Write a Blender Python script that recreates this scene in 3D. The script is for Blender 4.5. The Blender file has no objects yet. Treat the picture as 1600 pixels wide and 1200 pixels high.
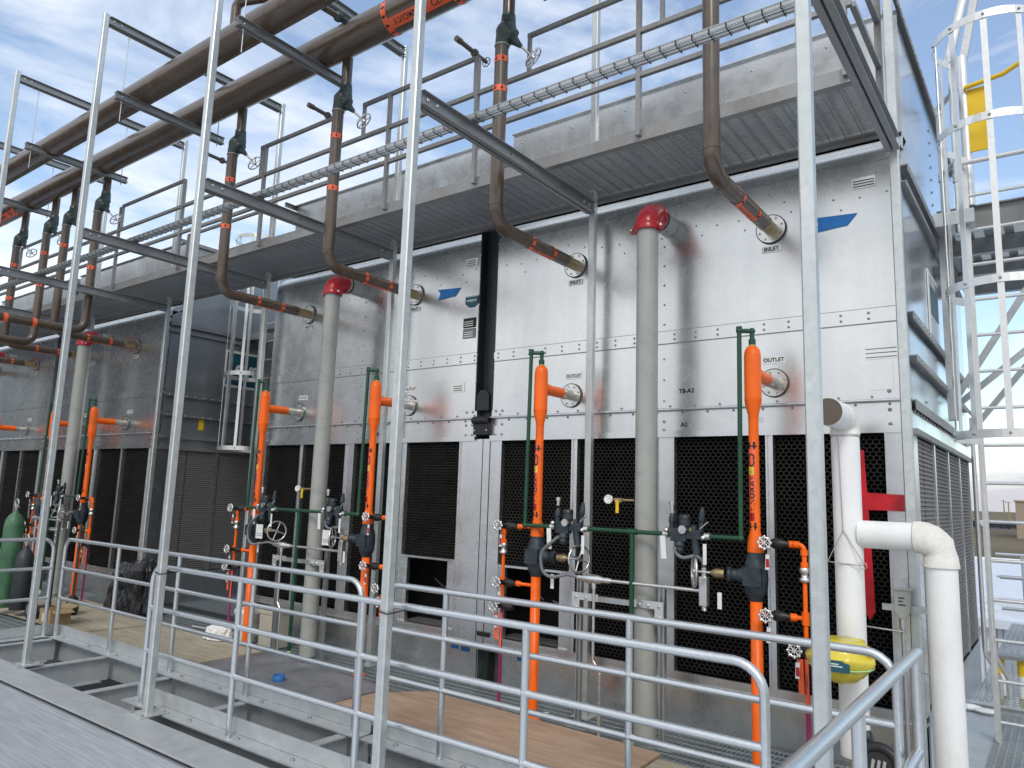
import bpy, math, random
from math import sin, cos, pi, radians
from mathutils import Vector, Matrix
random.seed(7)
SC = bpy.context.scene
COL = SC.collection
V = Vector
# ------------------------------------------------------------------ camera
CAM_YAW, CAM_PITCH, CAM_ROLL, CAM_F = radians(36.843), radians(8.482), radians(1.889), 1150.2
cd = bpy.data.cameras.new('camera'); cam = bpy.data.objects.new('camera', cd); COL.objects.link(cam)
_F = V((-sin(CAM_YAW)*cos(CAM_PITCH), cos(CAM_YAW)*cos(CAM_PITCH), sin(CAM_PITCH)))
_R = V((cos(CAM_YAW), sin(CAM_YAW), 0)); _U = _R.cross(_F)
_R2 = cos(CAM_ROLL)*_R + sin(CAM_ROLL)*_U; _U2 = -sin(CAM_ROLL)*_R + cos(CAM_ROLL)*_U
cam.matrix_world = Matrix(((_R2.x, _U2.x, -_F.x, 0), (_R2.y, _U2.y, -_F.y, 0), (_R2.z, _U2.z, -_F.z, 0), (0, 0, 0, 1)))
cd.sensor_width = 36; cd.lens = 36*CAM_F/1600; cd.clip_start = .05; cd.clip_end = 3000
SC.camera = cam
# ------------------------------------------------------------------ world, sun
SUN_EL, SUN_AZ = radians(42), radians(148)     # azimuth clockwise from +Y
w = bpy.data.worlds.new('World'); SC.world = w; w.use_nodes = True
nt = w.node_tree; nt.nodes.clear(); N = nt.nodes.new; L = nt.links.new
sky = N('ShaderNodeTexSky'); sky.sky_type = 'NISHITA'; sky.sun_disc = False
sky.sun_elevation = SUN_EL; sky.sun_rotation = SUN_AZ; sky.altitude = 200; sky.air_density = 1.25; sky.dust_density = .5; sky.ozone_density = 2.0
tc = N('ShaderNodeTexCoord'); mp = N('ShaderNodeMapping'); mp.inputs['Scale'].default_value = (1.0, 1.0, 3.2)
mp.inputs['Rotation'].default_value = (0, 0, radians(25))
no = N('ShaderNodeTexNoise'); no.inputs['Scale'].default_value = 3.4; no.inputs['Detail'].default_value = 9; no.inputs['Roughness'].default_value = .58; no.inputs['Distortion'].default_value = .5
cr = N('ShaderNodeValToRGB'); cr.color_ramp.elements[0].position = .44; cr.color_ramp.elements[1].position = .74
cr.color_ramp.elements[0].color = (.08,)*3+(1,); cr.color_ramp.elements[1].color = (.95,)*3+(1,)
mx = N('ShaderNodeMix'); mx.data_type = 'RGBA'; mx.inputs[7].default_value = (6.6, 6.6, 6.6, 1)
bg = N('ShaderNodeBackground'); bg.inputs['Strength'].default_value = .14; out = N('ShaderNodeOutputWorld')
L(tc.outputs['Generated'], mp.inputs[0]); L(mp.outputs[0], no.inputs['Vector'])
sx = N('ShaderNodeSeparateXYZ'); L(tc.outputs['Generated'], sx.inputs[0])
ma = N('ShaderNodeMath'); ma.operation = 'MULTIPLY_ADD'; ma.inputs[1].default_value = -.22; L(sx.outputs['Y'], ma.inputs[0]); L(no.outputs['Fac'], ma.inputs[2])   # thicker cloud to the south
ad = N('ShaderNodeMath'); ad.inputs[1].default_value = .12; L(ma.outputs[0], ad.inputs[0]); mr = N('ShaderNodeMapRange'); mr.inputs[1].default_value = .0; mr.inputs[2].default_value = .09; mr.inputs[3].default_value = .42; mr.inputs[4].default_value = 0.; L(sx.outputs['Z'], mr.inputs[0])
a2 = N('ShaderNodeMath'); L(ad.outputs[0], a2.inputs[0]); L(mr.outputs[0], a2.inputs[1]); L(a2.outputs[0], cr.inputs[0])   # layered cloud towards the horizon
hz = N('ShaderNodeValToRGB'); hz.color_ramp.elements[0].position = .015; hz.color_ramp.elements[1].position = .07
hz.color_ramp.elements[0].color = (.50, .50, .57, 1); hz.color_ramp.elements[1].color = (.60, .64, .76, 1)
for p_, c_ in ((.16, (.92, .91, .90, 1)), (.5, (.86, .90, .97, 1))): e_ = hz.color_ramp.elements.new(p_); e_.color = c_; L(sx.outputs['Z'], hz.inputs[0])   # cloud is warmer low down
vm = N('ShaderNodeVectorMath'); vm.operation = 'SCALE'; vm.inputs['Scale'].default_value = 7.0; L(hz.outputs[0], vm.inputs[0]); L(vm.outputs[0], mx.inputs[7])
L(cr.outputs[0], mx.inputs[0]); sk = N('ShaderNodeVectorMath'); sk.operation = 'SCALE'; sk.inputs['Scale'].default_value = 1.1; L(sky.outputs[0], sk.inputs[0]); L(sk.outputs[0], mx.inputs[6]); L(mx.outputs[2], bg.inputs[0]); L(bg.outputs[0], out.inputs[0])
sd = bpy.data.lights.new('sun', 'SUN'); sd.energy = 1.2; sd.angle = radians(18); sd.color = (1, .95, .88)
so = bpy.data.objects.new('sun', sd); COL.objects.link(so)
dirv = V((sin(SUN_AZ)*cos(SUN_EL), cos(SUN_AZ)*cos(SUN_EL), sin(SUN_EL)))
so.rotation_euler = dirv.to_track_quat('Z', 'Y').to_euler()
SC.view_settings.view_transform = 'Standard'; SC.view_settings.look = 'None'; SC.view_settings.exposure = 0.40
FZ = -1.77                                     # walkway level; the camera is the origin
# ------------------------------------------------------------------ materials
def ramp(nt, fac, stops):
    r = nt.nodes.new('ShaderNodeValToRGB'); e = r.color_ramp.elements
    while len(e) < len(stops): e.new(.5)
    for i, (p, c) in enumerate(stops):
        e[i].position = p; e[i].color = (c[0], c[1], c[2], 1) if not isinstance(c, (int, float)) else (c, c, c, 1)
    nt.links.new(fac, r.inputs[0]); return r.outputs[0]
def newmat(name):
    m = bpy.data.materials.new(name); m.use_nodes = True
    return m, m.node_tree, m.node_tree.nodes['Principled BSDF']
def tex(nt, kind, scale, detail=4, rough=.55, vec=None, stretch=None, obj=False):
    t = nt.nodes.new('ShaderNodeTexCoord'); mpn = nt.nodes.new('ShaderNodeMapping')
    if stretch: mpn.inputs['Scale'].default_value = stretch
    nt.links.new(t.outputs['Object'], mpn.inputs[0])
    n = nt.nodes.new('ShaderNodeTex'+kind); n.inputs['Scale'].default_value = scale
    if kind == 'Noise': n.inputs['Detail'].default_value = detail; n.inputs['Roughness'].default_value = rough
    nt.links.new(mpn.outputs[0], n.inputs['Vector']); return n
def bump(nt, b, h, s, d=.01):
    bn = nt.nodes.new('ShaderNodeBump'); bn.inputs['Strength'].default_value = s; bn.inputs['Distance'].default_value = d
    nt.links.new(h, bn.inputs['Height']); nt.links.new(bn.outputs[0], b.inputs['Normal'])
def mixc(nt, fac, a, b, mode='MIX'):
    m = nt.nodes.new('ShaderNodeMix'); m.data_type = 'RGBA'; m.blend_type = mode
    for s, v in ((0, fac), (6, a), (7, b)):
        if isinstance(v, (int, float)): m.inputs[s].default_value = v if s == 0 else (v, v, v, 1)
        elif isinstance(v, tuple): m.inputs[s].default_value = (v[0], v[1], v[2], 1)
        else: nt.links.new(v, m.inputs[s])
    return m.outputs[2]
def metal(name, lo, hi, r0, r1, met=.9, sp=26, bs=.15, streak=None, stain=None, wavy=0):
    m, nt, b = newmat(name)
    n1 = tex(nt, 'Noise', sp, 3); n2 = tex(nt, 'Noise', 1.7, 6 if not wavy else 3, .6 if not wavy else .45, stretch=streak); vo = tex(nt, 'Voronoi', sp*2.2)
    f = mixc(nt, .08 if wavy else .3, n1.outputs['Fac'], vo.outputs['Color'])
    c = ramp(nt, f, [(.1, lo), (.9, hi)])
    c = mixc(nt, ramp(nt, n2.outputs['Fac'], [(.35, 0.), (.7, .55)]), c, lo)
    if stain:
        n3 = tex(nt, 'Noise', 2.3, 8, .7); c = mixc(nt, ramp(nt, n3.outputs['Fac'], [(.50, 0.), (.80, .6 if not wavy else .3)]), c, stain)
    nt.links.new(c, b.inputs['Base Color']); b.inputs['Metallic'].default_value = met
    nt.links.new(ramp(nt, mixc(nt, .5, n2.outputs['Fac'], n1.outputs['Fac']), [(.3, r0), (.7, r1)]), b.inputs['Roughness'])
    if wavy:
        n4 = tex(nt, 'Noise', 1.2, 1, .4, stretch=(1, 1, .5)); b1 = nt.nodes.new('ShaderNodeBump'); b1.inputs['Strength'].default_value = wavy; b1.inputs['Distance'].default_value = .05
        nt.links.new(n4.outputs['Fac'], b1.inputs['Height']); b2 = nt.nodes.new('ShaderNodeBump'); b2.inputs['Strength'].default_value = bs; b2.inputs['Distance'].default_value = .003
        nt.links.new(n1.outputs['Fac'], b2.inputs['Height']); nt.links.new(b1.outputs[0], b2.inputs['Normal']); nt.links.new(b2.outputs[0], b.inputs['Normal'])
    else: bump(nt, b, n1.outputs['Fac'], bs, .003)
    return m
def paint(name, c, rough=.35, var=.12, met=0, spec=.5, bs=.04, sc=6, dirt=None):
    m, nt, b = newmat(name); n = tex(nt, 'Noise', sc, 6, .6)
    lo = tuple(x*(1-var*2) for x in c); hi = tuple(min(1, x*(1+var)) for x in c)
    cc = ramp(nt, n.outputs['Fac'], [(.3, lo), (.7, hi)])
    if dirt:
        n2 = tex(nt, 'Noise', 3.1, 9, .7); cc = mixc(nt, ramp(nt, n2.outputs['Fac'], [(.52, 0.), (.68, .8)]), cc, dirt)
    nt.links.new(cc, b.inputs['Base Color']); b.inputs['Metallic'].default_value = met
    nt.links.new(ramp(nt, n.outputs['Fac'], [(.3, rough*.8), (.7, min(1, rough*1.25))]), b.inputs['Roughness'])
    b.inputs['Specular IOR Level'].default_value = spec
    n3 = tex(nt, 'Noise', sc*12, 3); bump(nt, b, n3.outputs['Fac'], bs, .003); return m
M = {}
M['casing'] = metal('galvanised sheet', (.62, .64, .64), (.80, .81, .80), .23, .32, .94, 9, .0, streak=(2.2, 1, .2), stain=(.62, .62, .58), wavy=.14)
M['side'] = metal('sky tinted galvanised side sheet', (.66, .72, .78), (.82, .87, .92), .12, .26, .97, 20, .02, wavy=.2)  # bright blue cast puts the sky reflection into the base colour
M['galv'] = metal('galvanised steel', (.42, .44, .44), (.62, .64, .64), .34, .52, .85, 30, .06)
M['tube'] = metal('galvanised tube', (.48, .51, .50), (.72, .75, .73), .34, .55, .78, 14, .05)
M['rail'] = metal('galvanised rail', (.54, .57, .58), (.72, .75, .76), .26, .42, .88, 40, .10)
M['arm'] = metal('dull channel steel', (.26, .27, .27), (.40, .41, .41), .42, .62, .75, 30, .12)
M['plat'] = metal('weathered platform steel', (.25, .25, .245), (.38, .38, .37), .42, .62, .7, 22, .15, stain=(.20, .15, .10))
M['grate'] = metal('galvanised grating', (.42, .46, .47), (.60, .64, .65), .38, .55, .8, 30, .1)
M['alu'] = metal('bright aluminium', (.66, .66, .64), (.85, .85, .82), .28, .42, .8, 20, .05)
M['beam'] = metal('beam steel', (.42, .45, .46), (.62, .65, .66), .45, .62, .55, 9, .08, stain=(.56, .51, .42))
M['dark'] = paint('dark coating', (.018, .028, .028), .35)
M['black'] = paint('black plastic', (.014, .014, .015), .4)
M['comb'] = paint('black louver plastic', (.024, .023, .021), .55, .2, spec=.3)
M['screen'] = paint('gray louver screen', (.21, .205, .20), .6, .15, sc=30, bs=.6)
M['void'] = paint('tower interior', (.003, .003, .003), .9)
M['brown'] = paint('brown pipe paint', (.088, .060, .040), .24, .1, spec=.7, bs=.08)
M['orange'] = paint('orange pipe paint', (.90, .135, .004), .34, .06, bs=.10, spec=.35, dirt=(.62, .10, .012))
M['tape'] = paint('orange marker tape', (.85, .13, .045), .45, .06)
M['green'] = paint('green pipe paint', (.006, .062, .028), .35)
M['tip'] = paint('pale green primer', (.42, .72, .34), .5)
M['grayp'] = paint('gray pipe paint', (.33, .34, .31), .3, .05, spec=.6)
M['red'] = paint('red coupling paint', (.42, .010, .018), .3)
M['redtape'] = paint('red duct tape', (.55, .012, .022), .35, .2)
M['bluetape'] = paint('blue masking tape', (.02, .17, .48), .55, .15)
M['magenta'] = paint('magenta pipe paint', (.24, .015, .10), .4)
M['valve'] = paint('blue gray valve wrap', (.026, .040, .052), .45, .35, bs=.5, sc=14)
M['gvalve'] = paint('dark green valve paint', (.035, .055, .05), .38, .25, sc=20, bs=.2)
M['brass'] = metal('brass', (.30, .22, .11), (.45, .36, .20), .35, .5, .8)
M['bare'] = metal('bare steel stub', (.40, .39, .35), (.60, .58, .52), .35, .5, .8, 20)
M['white'] = paint('white jacketing', (.76, .76, .745), .5, .04, bs=.6, sc=3, dirt=(.66, .65, .62))
M['mastic'] = paint('white mastic', (.74, .72, .66), .6, .10, bs=1.0, sc=10)
M['lab'] = paint('white label', (.72, .74, .70), .5, .05)
M['ink'] = paint('black ink', (.012, .012, .012), .6)
M['yellow'] = paint('yellow paint', (.80, .52, .01), .4, .08)
M['yelb'] = paint('yellow label', (.85, .62, .05), .5)
M['cover'] = paint('yellow plastic cover', (.78, .64, .06), .2, .12, bs=.8, sc=5)
M['cover'].node_tree.nodes['Principled BSDF'].inputs['Transmission Weight'].default_value = .15
M['teal'] = paint('teal sign', (.01, .085, .12), .4)
M['steel2'] = metal('stainless', (.60, .60, .58), (.80, .80, .78), .22, .35, .95, 30, .05)
M['cyl'] = paint('gas cylinder green', (.065, .17, .085), .4, .2)
M['card'] = paint('cardboard', (.36, .25, .13), .8, .12)
M['rubber'] = paint('rubber', (.02, .02, .02), .8)
M['hose'] = paint('gray flexible conduit', (.16, .17, .18), .5)
M['zip'] = M['black']
def wood(name, c1, c2):
    m, nt, b = newmat(name); n = tex(nt, 'Noise', 2.2, 9, .65, stretch=(1, 7, 1)); n2 = tex(nt, 'Noise', 1.1, 4)
    c = ramp(nt, n.outputs['Fac'], [(.3, c1), (.7, c2)])
    c = mixc(nt, ramp(nt, n2.outputs['Fac'], [(.45, 0.), (.75, .5)]), c, tuple(x*.6 for x in c1))
    nt.links.new(c, b.inputs['Base Color']); b.inputs['Roughness'].default_value = .8; bump(nt, b, n.outputs['Fac'], .2, .004); return m
M['slate'] = paint('dark wall panel', (.028, .031, .035), .5, .2)
M['shadesheet'] = metal('shaded bay sheet', (.30, .32, .33), (.42, .44, .45), .38, .5, .85, 12, .0, wavy=.1)  # darker copy of the side sheet; the bay's shade is in its colour
M['cratep'] = paint('beige plastic', (.42, .40, .33), .6, .08)
M['pgrate'] = metal('dull platform grating', (.20, .22, .23), (.32, .34, .35), .45, .6, .7, 30, .05)
M['ply'] = wood('reddish plywood', (.34, .22, .145), (.54, .38, .26))
M['ply2'] = wood('pale plywood', (.31, .27, .19), (.48, .43, .32))
M['mat'] = paint('gray board', (.20, .205, .215), .7, .2, sc=3)
def hexmat():
    m, nt, b = newmat('brushed perforated sheet'); n = tex(nt, 'Noise', 5, 5, .6, stretch=(.4, 1, 14))
    nt.links.new(ramp(nt, n.outputs['Fac'], [(.3, (.33, .34, .36)), (.7, (.52, .54, .56))]), b.inputs['Base Color'])
    b.inputs['Metallic'].default_value = .6; b.inputs['Roughness'].default_value = .45; return m
M['brushed'] = hexmat()
def groundmat():
    m, nt, b = newmat('dry winter grass'); n = tex(nt, 'Noise', .03, 10, .6); n2 = tex(nt, 'Noise', .6, 6)
    c = ramp(nt, n.outputs['Fac'], [(.35, (.10, .075, .035)), (.6, (.17, .13, .07)), (.75, (.30, .25, .18))])
    nt.links.new(mixc(nt, .3, c, n2.outputs['Fac'], 'MULTIPLY'), b.inputs['Base Color']); b.inputs['Roughness'].default_value = 1; return m
M['ground'] = groundmat()
M['asphalt'] = paint('asphalt', (.09, .09, .095), .9, .1, sc=.3)
M['roof'] = paint('white roof membrane', (.62, .65, .70), .6, .06, sc=1.2, dirt=(.50, .52, .55))
M['tan'] = paint('tan concrete', (.33, .27, .20), .8, .1)
M['carb'] = paint('dark car paint', (.02, .025, .035), .3); M['carw'] = paint('white car paint', (.7, .7, .7), .3)
M['glass'] = paint('dark glass', (.01, .012, .015), .08)
M['bag'] = paint('black refuse plastic', (.012, .012, .013), .22, .1, bs=.5, sc=8)
# ------------------------------------------------------------------ mesh builder
class MB:
    def __init__(s): s.v = []; s.f = []; s.sm = []
    def add(s, vs, fs, smooth=False):
        o = len(s.v); s.v += [tuple(p) for p in vs]; s.f += [tuple(i+o for i in f) for f in fs]; s.sm += [smooth]*len(fs); return s
    def box(s, x0, x1, y0, y1, z0, z1):
        if x0 > x1: x0, x1 = x1, x0
        if y0 > y1: y0, y1 = y1, y0
        if z0 > z1: z0, z1 = z1, z0
        return s.add([(x0,y0,z0),(x1,y0,z0),(x1,y1,z0),(x0,y1,z0),(x0,y0,z1),(x1,y0,z1),(x1,y1,z1),(x0,y1,z1)],
                     [(0,3,2,1),(4,5,6,7),(0,1,5,4),(1,2,6,5),(2,3,7,6),(3,0,4,7)])
    def bar(s, a, b, w, h, up=(0,0,1)):              # rectangular bar between two points
        a, b = V(a), V(b); d = (b-a).normalized(); u = V(up)
        if abs(d.dot(u)) > .98: u = V((0,1,0))
        r = d.cross(u).normalized()*w/2; u2 = r.cross(d).normalized()*h/2
        vs = [a-r-u2, a+r-u2, a+r+u2, a-r+u2, b-r-u2, b+r-u2, b+r+u2, b-r+u2]
        return s.add(vs, [(0,1,2,3),(7,6,5,4),(0,4,5,1),(1,5,6,2),(2,6,7,3),(3,7,4,0)])
    def sweep(s, pts, radii, n=12, caps=True):
        pts = [V(p) for p in pts]; m = len(pts)
        if isinstance(radii, (int, float)): radii = [radii]*m
        tang = []
        for i in range(m):
            a = pts[max(i-1, 0)]; b = pts[min(i+1, m-1)]; t = b-a
            tang.append(t.normalized() if t.length > 1e-9 else V((0,0,1)))
        u = tang[0].orthogonal().normalized(); vs = []
        for i in range(m):
            u = (u - tang[i]*u.dot(tang[i])); u.normalize(); w_ = tang[i].cross(u)
            for k in range(n):
                a = 2*pi*k/n; vs.append(pts[i] + (u*cos(a)+w_*sin(a))*radii[i])
        fs = [(i*n+k, i*n+(k+1) % n, (i+1)*n+(k+1) % n, (i+1)*n+k) for i in range(m-1) for k in range(n)]
        s.add(vs, fs, True)
        if caps:
            s.add(vs[:n], [tuple(range(n-1, -1, -1))]); s.add(vs[-n:], [tuple(range(n))])
        return s
    def cyl(s, a, b, r, n=14, r2=None): return s.sweep([a, b], [r, r if r2 is None else r2], n)
    def path(s, pts, r, n=12, bend=.1, caps=True): return s.sweep(fillet(pts, bend), r, n, caps)
    def lathe(s, o, ax, prof, n=16):                 # prof: (t along the axis, radius)
        o, ax = V(o), V(ax).normalized(); return s.sweep2([(o+ax*t, r) for t, r in prof], ax, n)
    def sweep2(s, pr, ax, n):
        u = ax.orthogonal().normalized(); w_ = ax.cross(u); vs = []
        for p, r in pr:
            for k in range(n): a = 2*pi*k/n; vs.append(p+(u*cos(a)+w_*sin(a))*r)
        m = len(pr); s.add(vs, [(i*n+k, i*n+(k+1) % n, (i+1)*n+(k+1) % n, (i+1)*n+k) for i in range(m-1) for k in range(n)], True)
        s.add(vs[:n], [tuple(range(n-1, -1, -1))]); s.add(vs[-n:], [tuple(range(n))]); return s
    def torus(s, c, ax, R, r, n=24, m=8, a0=0, a1=2*pi):
        c, ax = V(c), V(ax).normalized(); u = ax.orthogonal().normalized(); w_ = ax.cross(u); full = abs(a1-a0-2*pi) < 1e-6
        cnt = n if full else n+1; vs = []
        for i in range(cnt):
            a = a0+(a1-a0)*i/n; d = u*cos(a)+w_*sin(a)
            for k in range(m): b = 2*pi*k/m; vs.append(c+d*(R+r*cos(b))+ax*r*sin(b))
        fs = [(i*m+k, i*m+(k+1) % m, ((i+1) % cnt)*m+(k+1) % m, ((i+1) % cnt)*m+k) for i in range(n) for k in range(m)]
        return s.add(vs, fs, True)
    def sphere(s, c, r, n=12, m=8, sc=(1,1,1)):
        c = V(c); vs = []; fs = []
        for i in range(m+1):
            t = pi*i/m
            for k in range(n): a = 2*pi*k/n; vs.append(c+V((r*sin(t)*cos(a)*sc[0], r*sin(t)*sin(a)*sc[1], r*cos(t)*sc[2])))
        for i in range(m):
            for k in range(n): fs.append((i*n+k, (i+1)*n+k, (i+1)*n+(k+1) % n, i*n+(k+1) % n))
        return s.add(vs, fs, True)
    def prism(s, poly, off):
        n = len(poly); a = [V(p) for p in poly]; b = [p+V(off) for p in a]
        return s.add(a+b, [tuple(range(n-1, -1, -1)), tuple(range(n, 2*n))]+[(i, (i+1) % n, n+(i+1) % n, n+i) for i in range(n)])
    def wheel(s, c, ax, R, r=.007, sp=4, hub=.016):
        c, ax = V(c), V(ax).normalized(); s.torus(c, ax, R, r, 22, 6); u = ax.orthogonal().normalized(); w_ = ax.cross(u)
        s.cyl(c-ax*.012, c+ax*.012, hub, 8)
        for k in range(sp): a = 2*pi*(k+.3)/sp; s.cyl(c, c+(u*cos(a)+w_*sin(a))*R, r*.75, 6)
        return s
    def build(s, name, mat, parent=None, bevel=0):
        me = bpy.data.meshes.new(name); me.from_pydata(s.v, [], s.f); me.polygons.foreach_set('use_smooth', s.sm)
        me.materials.append(mat if not isinstance(mat, str) else M[mat]); me.update()
        o = bpy.data.objects.new(name, me); COL.objects.link(o)
        if parent is not None: o.parent = parent; o.matrix_parent_inverse = Matrix.Translation(parent_loc(parent)).inverted()
        if bevel:
            bv = o.modifiers.new('bevel', 'BEVEL'); bv.width = bevel; bv.segments = 2; bv.limit_method = 'ANGLE'
        return o
def parent_loc(p): return V(p.location)
def fillet(pts, bend):
    pts = [V(p) for p in pts]; outp = [pts[0]]
    for i in range(1, len(pts)-1):
        a, b, c = pts[i-1], pts[i], pts[i+1]; d1 = (a-b).normalized(); d2 = (c-b).normalized(); ang = d1.angle(d2)
        if ang > 3.1: continue
        t = min(bend/math.tan(ang/2), (a-b).length*.49 if i > 1 else (a-b).length*.98, (c-b).length*.49 if i < len(pts)-2 else (c-b).length*.98)
        r = t*math.tan(ang/2); cen = b+(d1+d2).normalized()*(r/sin(ang/2)); p1 = b+d1*t; p2 = b+d2*t
        v1 = p1-cen; v2 = p2-cen; tot = v1.angle(v2); k = max(3, int(tot/radians(13))); ax = v1.cross(v2).normalized()
        for j in range(k+1): outp.append(cen+Matrix.Rotation(tot*j/k, 3, ax) @ v1)
    outp.append(pts[-1]); return outp
def tag(o, label=None, cat=None, group=None, kind=None):
    if label: o['label'] = label
    if cat: o['category'] = cat
    if group: o['group'] = group
    if kind: o['kind'] = kind
    return o
def thing(name, loc, label, cat, group=None):
    o = bpy.data.objects.new(name, None); COL.objects.link(o); o.empty_display_size = .1; o.location = loc
    return tag(o, label, cat, group)
def struct(name, mb, mat): return tag(mb.build(name, mat), kind='structure')
def text_mesh(txt, size, bold=0):
    cu = bpy.data.curves.new('txt', 'FONT'); cu.body = txt; cu.size = size; cu.align_x = 'CENTER'; cu.align_y = 'CENTER'; cu.offset = bold; cu.resolution_u = 3
    ob = bpy.data.objects.new('txt', cu); COL.objects.link(ob)
    bpy.context.view_layer.update(); dg = bpy.context.evaluated_depsgraph_get(); me = bpy.data.meshes.new_from_object(ob.evaluated_get(dg))
    vs = [v.co.copy() for v in me.vertices]; fs = [tuple(p.vertices) for p in me.polygons]
    bpy.data.objects.remove(ob); bpy.data.curves.remove(cu); bpy.data.meshes.remove(me); return vs, fs
def text(mb, txt, size, c, right, up, bold=.0):       # flat writing
    vs, fs = text_mesh(txt, size, bold); c, r, u = V(c), V(right).normalized(), V(up).normalized(); mb.add([c+r*p.x+u*p.y for p in vs], fs)
def wraptext(mb, txt, size, c, R, ang0, along=(0,0,-1), e1=(1,0,0), e2=(0,1,0), sgn=1, bold=0):
    # writing bent round a pipe: text x runs 'along' the axis, text y round it
    vs, fs = text_mesh(txt, size, bold); c, al, e1, e2 = V(c), V(along), V(e1), V(e2)
    mb.add([c+al*p.x+(e1*cos(ang0+sgn*p.y/R)+e2*sin(ang0+sgn*p.y/R))*R for p in vs], fs)
def wrapstrip(mb, c, R, t0, t1, a0, a1, along=(0,0,1), e1=(1,0,0), e2=(0,1,0), n=12):
    c, al, e1, e2 = V(c), V(along), V(e1), V(e2); vs = []
    for i in range(n+1):
        a = a0+(a1-a0)*i/n; d = e1*cos(a)+e2*sin(a)
        vs += [c+al*t0+d*R, c+al*t1+d*R]
    mb.add(vs, [(2*i, 2*i+1, 2*i+3, 2*i+2) for i in range(n)], True)
def hexnut(mb, c, ax, r, h): mb.lathe(c, ax, [(0, r), (h*.7, r), (h, r*.7)], 6)
# ================================================================== SETTING
g = MB(); g.add([(-1600,-1600,-4.6),(1600,-1600,-4.6),(1600,2200,-4.6),(-1600,2200,-4.6)], [(0,1,2,3)]); struct('ground', g, 'ground')
g = MB(); g.add([(-160,214,-4.55),(140,214,-4.55),(140,262,-4.55),(-160,262,-4.55)], [(0,1,2,3)]); struct('car_park', g, 'asphalt')
g = MB(); g.box(-60, 12, -25, 70, -4.2, -3.9); struct('roof_deck', g, 'roof')
# far background
g = MB(); g.box(-6.7, 14, 150, 168, -4.6, 1.45); g.box(-6.9, 14.2, 149.8, 168.2, 1.45, 1.7); b_ = thing('warehouse', (4, 159, -4.6), 'flat roofed tan building beyond the field at the right edge', 'building'); g.build('wall', 'tan', b_)
g = MB(); g.box(-3, 1, 149.85, 149.99, -4.6, -1); g.build('door', 'carb', b_)
for i, (x, y, s_) in enumerate([(-12.7, 230, 1), (-11.6, 228, .82)]):
    g = MB(); g.cyl((x, y, -4.6), (x, y, 2.6*s_), .20, 8, .12); g.bar((x-.6, y, 2.3*s_), (x+.6, y, 2.3*s_), .14, .14)
    tag(g.build('utility_pole', 'card'), ['taller utility pole on the horizon beside the tan building', 'shorter utility pole nearest to the tan building'][i], 'utility pole')
for i in range(12):                              # cars on the far lot
    x, y, wh = -24+(i % 4)*4.7+random.uniform(-.4, .4)+(i//4)*1.1, 222+(i//4)*7, i in (8, 10, 5)
    t = thing('parked_car', (x, y, -4.6), 'small %s car parked far off beyond the field, seen past the ladder' % ('white' if wh else 'dark'), 'car', 'cars parked beyond the field')
    g = MB(); g.prism([(x-2.1, y, -4.30), (x+2.1, y, -4.30), (x+2.1, y, -3.50), (x+1.4, y, -3.40), (x+.8, y, -2.80), (x-1, y, -2.80), (x-1.6, y, -3.40), (x-2.1, y, -3.505)], (0, 1.8, 0)); g.build('body', 'carw' if wh else 'carb', t)
    g = MB(); [g.cyl((x+q, y-.05, -4.30), (x+q, y+1.85, -4.30), .33, 10) for q in (-1.3, 1.3)]; g.build('wheel', 'rubber', t)
# roof edge kerb, seams, low penthouse with snow panels and ribbed wall
g = MB(); g.box(-60, 12, 69.6, 70, -3.9, -3.7); tag(g.build('parapet', 'white'), 'low white parapet along the far roof edge', 'parapet')
b_ = thing('roof_hatch_house', (-1, 16, -3.9), 'low white roofed plant enclosure with ribbed walls behind the tower', 'enclosure')
g = MB()
for k in range(52): g.box(-3.2+k*.1, -3.2+k*.1+.07, 16.0, 16.04, -3.9, -2.05)
g.box(-3.2, 2, 16.04, 20.5, -3.9, -2.05); g.build('ribbed_wall', 'carw', b_)
g = MB(); g.box(-3.3, 2.1, 15.8, 20.7, -2.05, -1.9); [g.box(-3.3, 2.1, 15.8+q, 15.84+q, -1.9, -1.86) for q in (1.2, 2.4, 3.6)]; g.build('roof', 'roof', b_)
# ---------------------------------------------------------------- walkway
def grating(name, x0, x1, y0, y1, z, label=None, pitch=.034, cross=.1, alongx=False, depth=.03):
    g = MB(); t = .0025
    if alongx:
        y = y0
        while y < y1: g.box(x0, x1, y-t, y+t, z-depth, z); y += pitch
        x = x0
        while x < x1: g.box(x-.003, x+.003, y0, y1, z-.008, z+.001); x += cross
    else:
        x = x0
        while x < x1: g.box(x-t, x+t, y0, y1, z-depth, z); x += pitch
        y = y0+.03
        while y < y1: g.box(x0, x1, y-.004, y+.004, z-.008, z+.002); y += cross
    return g
struct('walkway_grating', grating('w', -9.6, -.62, 4.06, 5.72, FZ), 'grate')
struct('walkway_grating', grating('w', -18, -9.6, -1.0, 5.72, FZ, pitch=.05), 'grate')
struct('walkway_grating', grating('w', -10.6, -8.2, 5.72, 12, FZ, pitch=.05), 'grate')
g = MB()
for x in [-17, -14.5, -12, -9.9, -8.07, -6.9, -5.78, -4.5, -3.24, -2, -.85]: g.box(x-.05, x+.05, 4.07, 5.6, FZ-.28, FZ-.035)
g.box(-18, -.62, 5.62, 5.7, FZ-.3, FZ-.035); tag(g.build('floor_beams', 'beam'), 'gray steel beams under the walkway grating', 'steel beams')
g = MB(); g.box(-18, -.1, 5.9, 6.1, -3.9, FZ); tag(g.build('support_wall', 'dark'), 'dark base wall under the towers below the grating', 'base wall')
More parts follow.
